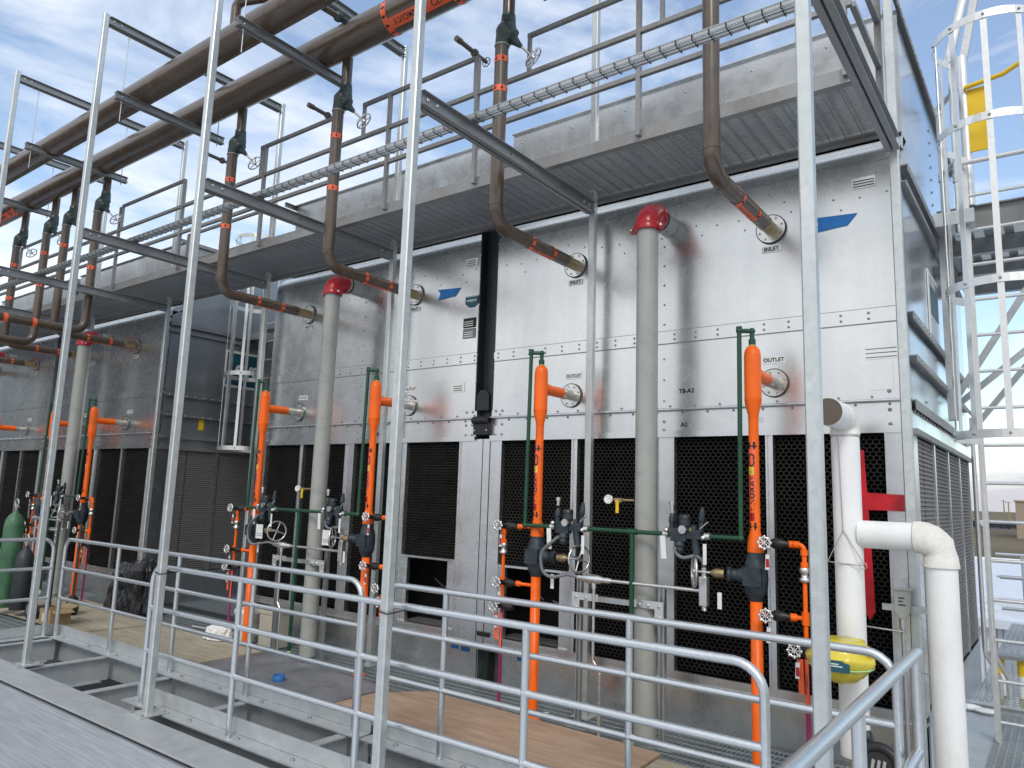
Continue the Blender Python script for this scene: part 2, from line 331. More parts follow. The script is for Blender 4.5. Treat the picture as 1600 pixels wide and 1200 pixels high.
# near beam, cross beams, kick plates
g = MB(); g.box(-14, 0.2, 2.83, 3.12, FZ-.016, FZ); g.box(-14, .2, 2.965, 2.985, FZ-.26, FZ-.016); g.box(-14, .2, 2.85, 3.1, FZ-.28, FZ-.26)
tag(g.build('wide_flange_beam', 'beam', bevel=.003), 'wide galvanised beam that carries the front row of posts', 'steel beam')
g = MB(); g.add([(-14, 2.80, FZ-.02), (.2, 2.80, FZ-.02), (.2, 2.55, -3.9), (-14, 2.55, -3.9)], [(0, 1, 2, 3)]); g.add([(-14, 2.82, FZ-.02), (.2, 2.82, FZ-.02), (.2, 2.57, -3.9), (-14, 2.57, -3.9)], [(3, 2, 1, 0)])
tag(g.build('screen_panel', 'brushed'), 'brushed gray sheet hanging below the near beam at bottom left', 'metal sheet')
for i, x in enumerate([-9.3, -8.02, -6.8, -5.6, -4.36, -3.2, -2.0]):
    y0 = 3.12 if x < -6.5 else 3.50
    g = MB(); g.box(x-.045, x+.045, y0, 3.885, FZ-.03, FZ-.02); g.box(x-.006, x+.006, y0, 3.93, FZ-.25, FZ-.03); g.box(x-.045, x+.045, y0, 3.85, FZ-.26, FZ-.25)
    tag(g.build('cross_beam', 'beam'), ['cross beam next to the left walkway corner', 'cross beam just right of the second front post', 'cross beam beside the foot of the third front post', 'cross beam seen between the two kick plates left of centre', 'cross beam just left of the fourth front post', 'cross beam right of the fourth front post', 'cross beam at the bottom right edge under the rail'][i], 'steel beam', 'cross beams between the kick plates')
def kick(name, x0, x1, y, label, z1=.105):
    t = thing('kick_plate', (x0, y, FZ), label, 'kick plate')
    g = MB(); g.box(x0, x1, y+.03, y+.042, FZ, FZ+z1); g.build('toe_board', 'beam', t)
    g = MB(); g.box(x0, x1, y-.10, y+.03, FZ-.013, FZ-.002); g.box(x0, x1, y+.018, y+.03, FZ-.27, FZ-.013); g.build('channel', 'beam', t)
    g = MB(); x = x0+.3
    while x < x1: hexnut(g, (x, y-.035, FZ-.002), (0, 0, 1), .017, .014); x += .62
    g.build('bolts', 'plat', t); return t
kick('k', -9.45, -4.2, 3.98, 'kick plate channel along the walkway edge left of the fourth post'); kick('k', -4.17, -.7, 3.98, 'kick plate channel along the walkway edge right of the fourth post')
kick('k', -6.32, .1, 3.33, 'nearer kick plate channel under the lower guardrail')
t = thing('kick_plate', (-9.5, 2, FZ), 'kick plate on the walkway edge that turns towards the viewer at left', 'kick plate')
g = MB(); g.box(-9.53, -9.518, -1, 4.0, FZ, FZ+.105); g.build('toe_board', 'beam', t); g = MB(); g.box(-9.5, -9.38, -1, 3.98, FZ-.013, FZ-.002); g.box(-9.51, -9.5, -1, 3.98, FZ-.27, FZ-.013); g.build('channel', 'beam', t)
# boards
def sheet(name, pts, z, th, mat, label, cat):
    g = MB(); g.prism([(x, y, z) for x, y in pts], (0, 0, th)); return tag(g.build(name, mat), label, cat)
sheet('plywood_sheet', [(-4.93, 4.10), (-2.33, 4.06), (-2.36, 5.02), (-4.6, 5.10), (-4.92, 4.75)], FZ+.004, .018, 'ply', 'reddish plywood sheet on the walkway right of the fourth post', 'plywood sheet')
sheet('plywood_sheet', [(-2.30, 4.08), (-.9, 4.1), (-.9, 4.95), (-2.33, 4.9)], FZ+.004, .018, 'ply2', 'pale plywood sheet at the bottom right on the walkway', 'plywood sheet')
sheet('plywood_sheet', [(-9.35, 4.05), (-6.95, 4.06), (-6.98, 5.05), (-9.3, 5.1)], FZ+.004, .018, 'ply2', 'pale plywood sheet behind the left kick plate corner', 'plywood sheet')
sheet('plywood_sheet', [(-12.0, 4.0), (-9.2, 4.1), (-9.1, 5.0), (-12.0, 5.3)], FZ+.024, .018, 'ply2', 'brownish plywood sheet under the gas cylinder cart', 'plywood sheet')
sheet('floor_board', [(-6.93, 4.07), (-4.96, 4.06), (-4.98, 4.95), (-6.92, 5.05)], FZ+.004, .012, 'mat', 'gray floor board on the grating with blue tape along its front', 'floor board')
sheet('tape_strip', [(-6.93, 4.075), (-4.96, 4.065), (-4.96, 4.12), (-6.93, 4.13)], FZ+.0165, .001, 'bluetape', 'blue tape strip along the front edge of the gray floor board', 'tape')
# ---------------------------------------------------------------- guardrails
def rail_run(label, pts_x, y, xl, xr, zt, levels, curveL, curveR, group='walkway guardrails', ybase=FZ, r=.0215):
    t = thing('guardrail', (pts_x[0], y, ybase), label, 'guardrail', group)
    p = [(xl, y, zt), (xr, y, zt)]
    if curveL: p = [(xl, y, ybase)]+p
    if curveR: p = p+[(xr, y, ybase)]
    g = MB(); g.path(p, r, 14, .13); g.build('top_rail', 'rail', t)
    for z in levels: g = MB(); g.cyl((xl, y, z), (xr, y, z), r*.92, 12); g.build('mid_rail', 'rail', t)
    for x in pts_x:
        g = MB(); g.cyl((x, y, ybase), (x, y, zt), r, 12)
        for z in levels: g.torus((x, y, z), (1, 0, 0), r*.95, .006, 12, 5)
        g.build('post', 'rail', t)
    return t
rail_run('guardrail behind the kick plate, from the left corner to the fourth post', [-8.1, -6.9, -5.68], 3.955, -9.38, -4.32, -.69, (-1.02, -1.355), 1, 1)
rail_run('guardrail behind the kick plate, from the fourth post to the foreground handrail', [-3.47, -2.06], 3.955, -4.05, -.68, -.685, (-1.0, -1.335), 1, 1)
rail_run('nearer lower guardrail whose round end hangs right of centre', [-4.87, -3.56, -2.31], 3.28, -6.1, -1.07, -.685, (-1.02, -1.36), 1, 1)
t = thing('guardrail', (-9.45, 3.9, FZ), 'guardrail that runs towards the viewer at the left edge', 'guardrail', 'walkway guardrails')
g = MB(); g.path([(-9.45, 3.86, FZ), (-9.45, 3.86, -.69), (-9.45, -.9, -.69)], .0215, 14, .13); g.build('top_rail', 'rail', t)
for z in (-1.02, -1.355): g = MB(); g.cyl((-9.45, 3.86, z), (-9.45, -.9, z), .02, 12); g.build('mid_rail', 'rail', t)
for y in (2.4, .9): g = MB(); g.cyl((-9.45, y, FZ), (-9.45, y, -.69), .0215, 12); g.build('post', 'rail', t)
t = thing('handrail', (-.61, 4.1, FZ), 'thick pipe handrail running towards the viewer at bottom right', 'handrail')
g = MB(); g.cyl((-.615, 4.12, -.69), (-.615, .9, -.69), .026, 18); g.build('top_rail', 'rail', t)
g = MB(); g.cyl((-.615, 4.05, -1.12), (-.615, .9, -1.12), .024, 16); g.build('mid_rail', 'rail', t)
for y in (4.06, 2.86, 1.5): g = MB(); g.cyl((-.615, y, FZ-.1), (-.615, y, -.69), .024, 14); g.build('post', 'rail', t)
# ================================================================== STEEL FRAMES
FX = [-.81, -3.24, -5.78, -8.07, -10.5, -12.95, -15.4]
FN = ['rightmost', 'fourth from the left', 'third from the left', 'second from the left', 'leftmost', 'farthest hidden', 'farthest']
def hss(g, x, y, z0, z1, s=.03):
    c = .007; pl = [(-s+c, -s), (s-c, -s), (s, -s+c), (s, s-c), (s-c, s), (-s+c, s), (-s, s-c), (-s, -s+c)]
    g.prism([(x+a, y+b, z0) for a, b in pl], (0, 0, z1-z0))
PN = ['rightmost tall front post, beside the yellow covered basin', 'front post just left of centre with a zip tie on the rail', 'front post left of centre, its base plate on the near beam', 'front post near the left side, second one with a visible base', 'short looking front post cut by the left edge', 'front post at the far left end']
BN = ['back post at the right corner of the right tower', 'back post just left of the large gray pipe', 'back post behind the front post left of centre', 'back post at the left end of the near tower', 'back post at the corner of the far left tower', 'back post far left against the far tower']
for i, x in enumerate(FX[:6]):
    top = 5.03 if i < 4 else 5.18
    t = thing('steel_post', (x, 3.17, FZ), PN[i], 'steel post', 'front row of galvanised frame posts')
    g = MB(); hss(g, x, 3.17, FZ+.012, top); g.build('post', 'tube', t)
    g = MB(); g.box(x-.1, x+.1, 3.06, 3.29, FZ+.001, FZ+.013); g.build('base_plate', 'beam', t)
    g = MB(); [hexnut(g, (x+a, 3.17+b, FZ+.013), (0, 0, 1), .012, .014) for a in (-.075, .075) for b in (-.085, .09)]; g.build('bolts', 'plat', t)
    t = thing('steel_post', (x, 5.45, FZ), BN[i], 'steel post', 'back row of frame posts against the tower')
    xx = x+.0
    g = MB(); hss(g, xx, 5.455, FZ+.01, top+.02); g.build('post', 'tube', t)
    g = MB(); g.box(xx-.08, xx+.08, 5.37, 5.54, FZ+.001, FZ+.011); g.build('base_plate', 'beam', t)
def dblchannel(g, x, y0, y1, zc, h=.1, fl=.038, gap=.014, th=.006):
    for s in (-1, 1):
        a = x+s*gap/2; g.box(a, a+s*th, y0, y1, zc-h/2, zc+h/2)
        g.box(a+s*th, a+s*fl, y0, y1, zc+h/2-th, zc+h/2); g.box(a+s*th, a+s*fl, y0, y1, zc-h/2, zc-h/2+th)
AN = ['arm at the top right above the right corner post', 'arm from the fourth post to the back post by the gray pipe', 'arm from the third front post across the walkway', 'arm from the second front post across the walkway', 'arm at the left edge reaching to the far tower corner', 'arm farthest left']
for i, x in enumerate(FX[:6]):
    t = thing('channel_arm', (x, 3.2, 2.55), 'lower gray channel '+AN[i], 'channel arm', 'lower channel arms between front and back posts')
    g = MB(); dblchannel(g, x+(.0 if i else .0), 3.205 if 1 else 0, 5.42, 2.55 if i else 2.50); g.build('channel', 'arm', t)
    z = 2.55 if i else 2.50
    g = MB(); [hexnut(g, (x+.013, y, z+.01), (1, 0, 0), .014, .012) for y in (3.27, 3.36, 5.27, 5.36)]; g.build('bolts', 'steel2', t)
    g = MB(); [g.cyl((x+.0131, y, z+.012), (x+.0141, y, z+.012), .008, 8) for y in (4.2, 4.95)]; g.build('bolt_holes', 'black', t)
    if i == 0: continue
    zt = 4.97 if i < 4 else 5.10
    t = thing('channel_arm', (x, 3.2, zt), 'topmost gray channel '+AN[i], 'channel arm', 'upper channel beams that carry the hanger rods')
    g = MB(); dblchannel(g, x, 3.205, 5.42, zt, .09); g.build('channel', 'arm', t)
    g = MB(); [hexnut(g, (x+.013, y, zt+.01), (1, 0, 0), .013, .01) for y in (3.25, 3.33, 5.36)]; g.build('bolts', 'steel2', t)
    ztr = 4.18 if i < 4 else 4.25
    t = thing('trapeze_hanger', (x, 4, ztr), 'trapeze channel under the brown headers, '+['', 'cut by the top edge', 'between third and fourth front posts', 'between second and third front posts', 'between first and second front posts', 'far left'][i], 'pipe hanger', 'trapeze hangers under the header pipes')
    g = MB(); dblchannel(g, x, 3.36, 4.66, ztr, .082, .034); g.build('channel', 'arm', t)
    for y in (3.43, 4.58):
        g = MB(); g.cyl((x, y, ztr-(.28 if y < 4 else .09)), (x, y, zt+.08), .0055, 6); hexnut(g, (x, y, ztr-.052), (0, 0, -1), .013, .012); hexnut(g, (x, y, ztr+.042), (0, 0, 1), .013, .012); hexnut(g, (x, y, zt+.05), (0, 0, 1), .013, .012); g.build('threaded_rod', 'galv', t)
    g = MB(); [hexnut(g, (x+.013, y, ztr), (1, 0, 0), .012, .01) for y in (3.43, 4.58, 4.6)]; g.build('bolts', 'steel2', t)
# zip ties
for x, lab in ((FX[1], 'black zip tie holding the rail to the post left of centre'), (FX[2], 'black zip tie holding the round rail end to the third post')):
    g = MB(); g.path([(x-.08, 3.30, -.70), (x-.04, 3.135, -.705), (x+.04, 3.133, -.715), (x+.06, 3.31, -.70), (x-.08, 3.31, -.695)], .004, 6, .01); tag(g.build('zip_tie', 'black'), lab, 'zip tie')
# cable tray on the arms
t = thing('cable_tray', (-6, 3.72, 2.62), 'narrow wire mesh cable tray laid along the channel arms', 'cable tray')
g = MB(); yt, zt = 3.72, 2.608
for dy, dz in ((-.035, 0), (0, 0), (.035, 0), (-.05, .025), (.05, .025)): g.cyl((-16, yt+dy, zt+dz), (-.78, yt+dy, zt+dz), .004, 6)
g.build('long_wires', 'grate', t)
g = MB(); x = -15.95
while x < -.8: g.path([(x, yt-.05, zt+.028), (x, yt-.05, zt-.005), (x, yt+.05, zt-.005), (x, yt+.05, zt+.028)], .003, 5, .01); x += .1
g.build('cross_wires', 'rubber', t)
for dy, r_ in ((-.028, .017), (.004, .015), (.031, .012)): g = MB(); g.cyl((-16, yt+dy, zt+.004+r_), (-.8, yt+dy, zt+.004+r_), r_, 10); g.build('cable', 'alu', t)
# ================================================================== UPPER PLATFORM
def platform(x0, x1, label, edge):
    t = thing('access_platform', (x0, 5.1, 2.7), label, 'platform', 'upper platforms along the towers')
    g = grating('p', x0, x1, 4.75, 5.56, 2.735, pitch=.034, cross=.1, alongx=True, depth=.028); g.build('grating', 'pgrate', t)
    g = MB(); g.box(x0, x1, 4.72, 4.732, 2.665, 2.765); g.box(x0, x1, 4.732, 4.785, 2.665, 2.675); g.build('front_channel', 'plat', t)
    g = MB(); g.box(x0, x1, 5.568, 5.58, 2.64, 2.75); g.box(x0, x1, 5.53, 5.568, 2.64, 2.65); g.build('rear_channel', 'plat', t)
    for x in (x0+.01, x1-.01): g = MB(); g.box(x-.008, x+.008, 4.733, 5.567, 2.66, 2.75); g.build('end_plate', 'plat', t)
    g = MB(); x = x0+.05
    while x < x1: g.box(x-.0028, x+.0028, 4.735, 5.565, 2.702, 2.7065); x += .11
    g.build('cross_bars', 'plat', t)
    return t
platform(-20, -.88, 'long grated platform hung along the top of both towers', 0)
def sqbar(g, a, b, s=.036): g.bar(a, b, s, s)
def prail(x0, x1, label, posts, loops, end=False):
    t = thing('platform_guardrail', (x0, 4.74, 2.8), label, 'guardrail', 'square tube guardrails on the upper platform')
    for z in (3.555, 3.19): g = MB(); sqbar(g, (x0, 4.705, z), (x1, 4.705, z)); g.build('rail', 'plat', t)
    for x in posts: g = MB(); sqbar(g, (x, 4.70, 2.70), (x, 4.70, 3.90)); g.build('post', 'plat', t)
    for a, b in loops:
        g = MB(); sqbar(g, (a, 4.705, 3.91), (b, 4.705, 3.91), .034); sqbar(g, (a+.017, 4.705, 3.575), (a+.017, 4.705, 3.893), .03); sqbar(g, (b-.017, 4.705, 3.575), (b-.017, 4.705, 3.893), .03); g.build('raised_rail', 'plat', t)
    if end:
        for z in (3.555, 3.19, 3.91): g = MB(); sqbar(g, (x1, 4.72, z), (x1, 5.62, z)); g.build('end_rail', 'arm', t)
        g = MB(); sqbar(g, (x1, 5.58, 2.72), (x1, 5.58, 4.3), .045); g.build('end_post', 'plat', t)
prail(-20, -.9, 'long square tube guardrail with raised loops on the upper platform', [-17.9, -16.1, -14.3, -12.5, -10.66, -8.95, -7.2, -5.15, -4.02, -2.41, -.95], [(-17.8, -16.1), (-14.2, -12.5), (-10.62, -8.95), (-7.3, -5.95), (-5.55, -4.03), (-3.47, -2.2)], True)
# ================================================================== HEADERS
def bandtape(g, c, R, al, e1, e2, w_=.05, a0=0, a1=2*pi):
    wrapstrip(g, c, R+.0012, -w_/2, w_/2, a0, a1, al, e1, e2, 28)
def arrowtri(g, c, R, ang, al, e1, e2, s=.03, sgn=1):
    # filled arrow head with a tail lying on the pipe
    pts = [(-s*.5, -s*.16), (0, -s*.16), (0, -s*.45), (s*.6, 0), (0, s*.45), (0, s*.16), (-s*.5, s*.16)]
    c, al, e1, e2 = V(c), V(al), V(e1), V(e2)
    g.add([c+al*p*sgn+(e1*cos(ang+q/R)+e2*sin(ang+q/R))*R for p, q in pts], [tuple(range(7))])
P1Y, P1Z, P1R, P2Y, P2Z, P2R = 3.67, 4.36, .135, 4.35, 4.40, .158
EX, EY, EZ = (1, 0, 0), (0, 1, 0), (0, 0, 1)
t = thing('header_pipe', (-6, P1Y, P1Z), 'outer brown header pipe, nearer to the front posts', 'pipe', 'large brown header pipes')
g = MB(); g.cyl((-22, P1Y, P1Z), (-2.6, P1Y, P1Z), P1R, 32); g.build('pipe', 'brown', t)
t = thing('header_pipe', (-6, P2Y, P2Z), 'inner larger brown header pipe with orange lettered marker band', 'pipe', 'large brown header pipes')
g = MB(); g.cyl((-22, P2Y, P2Z), (-1.2, P2Y, P2Z), P2R, 36); g.build('pipe', 'brown', t)
c2 = lambda x: (x, P2Y, P2Z)
e1h, e2h = (0, -1, 0), (0, 0, -1)        # angle 0 faces the viewer, 90 degrees faces down
def header_mark(xa, xb, rev=True):
    g = MB(); bandtape(g, c2(xa), P2R, EX, e1h, e2h, .06); bandtape(g, c2(xb), P2R, EX, e1h, e2h, .06); wrapstrip(g, c2(0), P2R+.0012, xa, xb, radians(40), radians(78), EX, e1h, e2h)
    o = g.build('marker_band', 'tape', t); k = MB()
    for x in (xa, xb):
        for a in range(0, 360, 30): arrowtri(k, c2(x), P2R+.0026, radians(a), EX, e1h, e2h, .045, -1)
    wraptext(k, 'AMMONIA', .075, c2(xa+.26), P2R+.0026, radians(59), (-1, 0, 0), e1h, e2h, -1, .001)
    wraptext(k, 'HSD', .085, c2(xb-.17), P2R+.0026, radians(59), (-1, 0, 0), e1h, e2h, -1, .001)
    k.build('lettering', 'ink', o)
header_mark(-4.78, -3.98); header_mark(-14.2, -13.4)
# equalising loop from the outer header to the inner one
t = thing('brown_pipe', (-6.3, 4, 4.5), 'short brown crossover rising from the outer header beside the third front post', 'pipe')
g = MB(); g.path([(-6.35, P1Y, P1Z+.05), (-6.35, P1Y, 4.78), (-6.05, P1Y+.12, 4.78), (-5.6, 3.9, 4.62)], .048, 14, .08); g.build('pipe', 'brown', t)
t = thing('brown_pipe', (-5.4, 4, 4.3), 'small brown drain stub with valve between the headers', 'pipe')
g = MB(); g.cyl((-5.2, P1Y, P1Z), (-5.2, P1Y+.34, P1Z+.02), .03, 12); g.build('pipe', 'brown', t)
g = MB(); g.sphere((-5.2, P1Y+.36, P1Z+.02), .05); g.cyl((-5.2, P1Y+.36, P1Z+.02), (-5.2, P1Y+.45, P1Z+.02), .03, 10); g.build('valve', 'gvalve', t)
# ================================================================== INLET DROPS
def angle_valve(t, x, y, z, R, side=1, ax=None):
    """globe valve in a vertical line, its bonnet leaning down and away to the right"""
    d = V(ax or (.58, .40, -.66)).normalized(); a = V((x, y, z))
    P = fillet([(x, y+.075, z+.17), (x, y+.075, z+.06), (x+.01, y+.01, z-.03), (x, y, z-.15)], .05); k = len(P)
    g = MB(); g.sweep(P, [R*(1.06+.32*math.sin(pi*min(1, max(0, i/(k-1))))) for i in range(k)], 16)
    g.lathe(a+d*.0, d, [(0, R*1.15), (.07, R*1.05), (.085, R*1.0), (.09, R*1.42), (.115, R*1.42), (.12, R*.85), (.16, R*.6), (.22, R*.3)], 10); g.box(x-.02, x+.05, y+.0, y+.06, z-.02, z+.03)
    v = g.build('angle_valve', 'gvalve', t)
    g = MB(); g.cyl(a+d*.2, a+d*.36, .010, 8); g.build('stem', 'bare', v)
    g = MB(); g.wheel(a+d*.36, d, .085, .008, 5, .018); g.build('handwheel', 'steel2', v)
    g = MB(); g.box(x-.052, x+.052, y-.052, y+.052, z-.155, z-.14) if 0 else g.torus((x, y, z-.15), EZ, R*1.05, .006, 20, 6); g.build('weld_ring', 'bare', v)
    return v
def brown_drop(x, label, vz=3.80, yb=4.38, zi=2.11, R=.056, marks=(3.52, 3.1), ends=5.41, nomark=False, top=P2Z):
    t = thing('inlet_pipe', (x, yb, zi), label, 'pipe', 'brown inlet pipes from the header to the tower')
    g = MB(); g.path([(x, yb, vz-.1), (x, yb, zi), (x, ends, zi)], R, 20, .155); g.cyl((x, yb+.075, vz+.1), (x, yb+.075, top-.08), R*.93, 18); g.build('pipe', 'brown', t)
    g = MB(); [g.torus(p, ax, R+.001, .003, 20, 5) for p, ax in (((x, yb, zi+.157), EZ), ((x, yb+.157, zi), EY), ((x, yb+.45, zi), EY))]; g.build('weld', 'brown', t)
    angle_valve(t, x, yb, vz, R)
    for z in marks:
        g = MB(); bandtape(g, (x, yb, z), R, EZ, EX, EY, .05); m = g.build('flow_band', 'tape', t); k = MB()
        for a in range(0, 360, 60): arrowtri(k, (x, yb, z), R+.0026, radians(a+20), EZ, EX, EY, .034, -1)
        k.build('arrows', 'ink', m)
    ya, yc = yb+.47, yb+.80
    g = MB(); bandtape(g, (x, ya, zi), R, EY, (-1, 0, 0), (0, 0, -1), .042); bandtape(g, (x, yc, zi), R, EY, (-1, 0, 0), (0, 0, -1), .042)
    wrapstrip(g, (x, 0, zi), R+.0012, ya, yc, radians(60), radians(112), EY, (-1, 0, 0), (0, 0, -1), 8); m = g.build('flow_band', 'tape', t); k = MB()
    for y in (ya, yc):
        for a in range(0, 360, 60): arrowtri(k, (x, y, zi), R+.0026, radians(a+10), EY, (-1, 0, 0), (0, 0, -1), .034, 1)
    wraptext(k, 'AMMONIA', .05, (x, (ya+yc)/2, zi), R+.0026, radians(86), (0, 1, 0), (-1, 0, 0), (0, 0, -1), -1); k.build('arrows', 'ink', m)
    g = MB(); g.lathe((x, ends-.02, zi), EY, [(0, R*.98), (.03, R*.9), (.05, R*1.02), (.06, R*1.02), (.07, R*.9), (.20, R*.9)], 18); g.build('bare_stub', 'brass', t)
    g = MB(); g.lathe((x, 5.582, zi), EY, [(0, .112), (.012, .112)], 28); m = g.build('wall_flange', 'steel2', t)
    g = MB(); g.torus((x, 5.584, zi), EY, .113, .004, 28, 5); g.build('gasket', 'black', m)
    g = MB(); [hexnut(g, (x+.09*cos(k*pi/4+.3), 5.582, zi+.09*sin(k*pi/4+.3)), (0, -1, 0), .009, .008) for k in range(8)]; g.build('bolts', 'bare', m)
    return t
IX = [-1.712, -3.50, -5.545, -7.36]
for i, (x, lab) in enumerate(zip(IX, ['brown inlet pipe at the right, beside the long blue tape', 'brown inlet pipe left of the large gray pipe', 'brown inlet pipe in the middle, ending behind the front post', 'brown inlet pipe of the near tower, farthest left one'])):
    brown_drop(x, lab, vz=[3.95, 3.80, 3.84, 3.86][i], marks=[(3.45,), (3.52, 3.26), (3.42, 2.88), (3.4, 2.85)][i])
for x, lab in ((-11.62, 'brown inlet pipe of the far tower nearest to the gap'), (-13.45, 'second brown inlet pipe of the far tower from the gap'), (-15.4, 'third brown inlet pipe of the far tower'), (-17.3, 'fourth brown inlet pipe of the far tower')):
    brown_drop(x, lab, vz=3.86, marks=(3.4, 2.85), ends=5.38)
def brown_branch(x, x1, y1, label, y0=4.38, zi=2.0):
    t = thing('branch_pipe', (x, y0, zi), label, 'pipe', 'brown pipes turning away to the left'); R = .056
    g = MB(); g.path([(x, y0, 3.8), (x, y0, zi), (x1, y1, zi)], R, 18, .15); g.cyl((x, y0+.075, 3.95), (x, y0+.075, P2Z-.08), R*.93, 18); g.build('pipe', 'brown', t)
    angle_valve(t, x, y0, 3.86, R)
    d = V((x1-x, y1-y0, 0)).normalized(); e2 = d.cross(V(EZ))
    for z in (3.4, 2.9): g = MB(); bandtape(g, (x, y0, z), R, EZ, EX, EY, .05); m = g.build('flow_band', 'tape', t); k = MB(); [arrowtri(k, (x, y0, z), R+.0026, radians(a+20), EZ, EX, EY, .034, -1) for a in range(0, 360, 60)]; k.build('arrows', 'ink', m)
    for q in (.62, .95): c = V((x, y0, zi))+d*q; g = MB(); bandtape(g, c, R, d, EZ, e2, .05); g.build('flow_band', 'tape', t)
brown_branch(-10.62, -10.62, .8, 'brown pipe turning towards the viewer at the far tower corner')
brown_branch(-12.3, -12.3, .8, 'brown pipe turning towards the viewer at the far left edge')
# ================================================================== GRAY OVERFLOW PIPES
def gray_pipe(x, label, gauge=None, elbow='red'):
    t = thing('gray_pipe', (x, 5.21, FZ), label, 'pipe', 'vertical gray pipes with red elbows')
    R, y, z = .0855, 5.20, 2.30
    g = MB(); g.cyl((x, y, FZ+.03), (x, y, z-.12), R, 32); g.build('pipe', 'grayp', t)
    g = MB(); g.cyl((x, y+.10, z), (x, 5.6, z), R, 28); g.build('wall_stub', 'grayp', t)
    g = MB(); g.torus((x, 5.42, z), EY, R+.002, .008, 26, 6); g.build('seal_ring', 'black', t)
    g = MB(); g.sweep(fillet([(x, y, z-.15), (x, y, z), (x, y+.15, z)], .13), R+.016, 26); g.lathe((x, y, z-.165), EZ, [(0, R+.022), (.05, R+.024), (.06, R+.014)], 26); g.lathe((x, y+.165, z), (0, -1, 0), [(0, R+.022), (.05, R+.024), (.06, R+.014)], 26)
    g.box(x-R-.06, x-R, y-.02, y+.02, z-.165, z-.115); g.box(x+R, x+R+.05, y-.02, y+.02, z-.165, z-.115); m = g.build('red_elbow', 'red', t)
    g = MB(); [hexnut(g, (x+s*(R+.04), y-.02, z-.14), (s*.3, -1, 0), .013, .02) for s in (-1, 1)]; g.build('bolts', 'steel2', m)
    g = MB(); g.box(x-.13, x+.13, y-.12, y+.12, FZ+.001, FZ+.012); g.build('base_plate', 'galv', t)
    if gauge:
        gz, gx = gauge, x-.09; g = MB(); g.cyl((gx, y-.02, gz), (gx-.13, y-.03, gz), .010, 8); g.box(gx-.16, gx-.10, y-.045, y-.015, gz-.018, gz+.014); g.build('gauge_fitting', 'brass', t)
        g = MB(); g.box(gx-.145, gx-.120, y-.052, y-.044, gz-.10, gz+.0); g.build('valve_lever', 'yellow', t)
        g = MB(); g.lathe((gx-.22, y-.02, gz+.0), V((.25, -1, .1)), [(0, .022), (.004, .036), (.026, .038), (.030, .034)], 24); m = g.build('gauge', 'steel2', t)
        g = MB(); n_ = V((.25, -1, .1)).normalized(); dc = V((gx-.22, y-.02, gz)); g.lathe(dc+n_*.0303, n_, [(0, .031), (.001, .031)], 24); d_ = g.build('dial', 'lab', m); g = MB(); g.bar(dc+n_*.032+V((-.015, 0, -.01)), dc+n_*.032+V((.015, 0, .012)), .003, .001); g.torus(dc+n_*.0315, n_, .024, .0012, 20, 4, .5, 5); g.build('needle', 'ink', d_)
        g = MB(); g.cyl((gx-.22, y-.02, gz), (gx-.13, y-.03, gz), .008, 8); g.build('gauge_stem', 'brass', t)
    return t
gray_pipe(-2.576, 'tall gray pipe with red elbow in front of the right tower half', -.02)
gray_pipe(-6.45, 'gray pipe with red elbow in front of the left half of the near tower', -.02)
gray_pipe(-12.55, 'gray pipe with red elbow in front of the far tower, near the gap')
gray_pipe(-16.4, 'gray pipe with red elbow at the far left end of the far tower')
# ================================================================== ORANGE OUTLET RISERS
def tagcard(g, x, y, z, h=.09, w_=.028, tilt=0): g.prism([(x-w_/2, y, z), (x+w_/2, y, z), (x+w_/2+tilt, y, z-h), (x-w_/2+tilt, y, z-h)], (0, -.002, 0))
def small_valve(t, x, y, z, side, face=(0.12, -1, 0.05)):
    """flanged drain valve: black body beside the pipe, round steel knob facing the viewer, hanging tag"""
    g = MB(); g.lathe((x-.005, y, z), (1, 0, 0), [(0, .020), (.03, .022), (.045, .034), (.075, .037), (.1, .034), (.125, .024), (.15, .020)], 10)
    n = V(face).normalized(); g.cyl(V((x, y, z)), V((x, y, z))+n*.09, .020, 10); v = g.build('drain_valve', 'black', t)
    g = MB(); c = V((x, y, z))+n*.1; g.torus(c, n, .036, .008, 16, 6); g.lathe(c, n, [(0, .014), (.016, .012)], 8)
    for k in range(8): a = k*pi/4; u = n.orthogonal().normalized(); w_ = n.cross(u); g.sphere(c+(u*cos(a)+w_*sin(a))*.042, .010, 6, 4); g.cyl(c, c+(u*cos(a)+w_*sin(a))*.036, .004, 5)
    g.build('knob', 'steel2', v)
    g = MB(); tagcard(g, x+.02, y-.06, z-.07, .10, .026, -.004); o = g.build('hanging_tag', 'lab', v)
    g = MB(); g.box(x+.008, x+.03, y-.0632, y-.0625, z-.155, z-.10); g.build('red_print', 'red', o)
    g = MB(); g.cyl((x+.02, y-.061, z-.02), (x+.02, y-.061, z-.075), .0018, 4); g.build('tie', 'steel2', o)
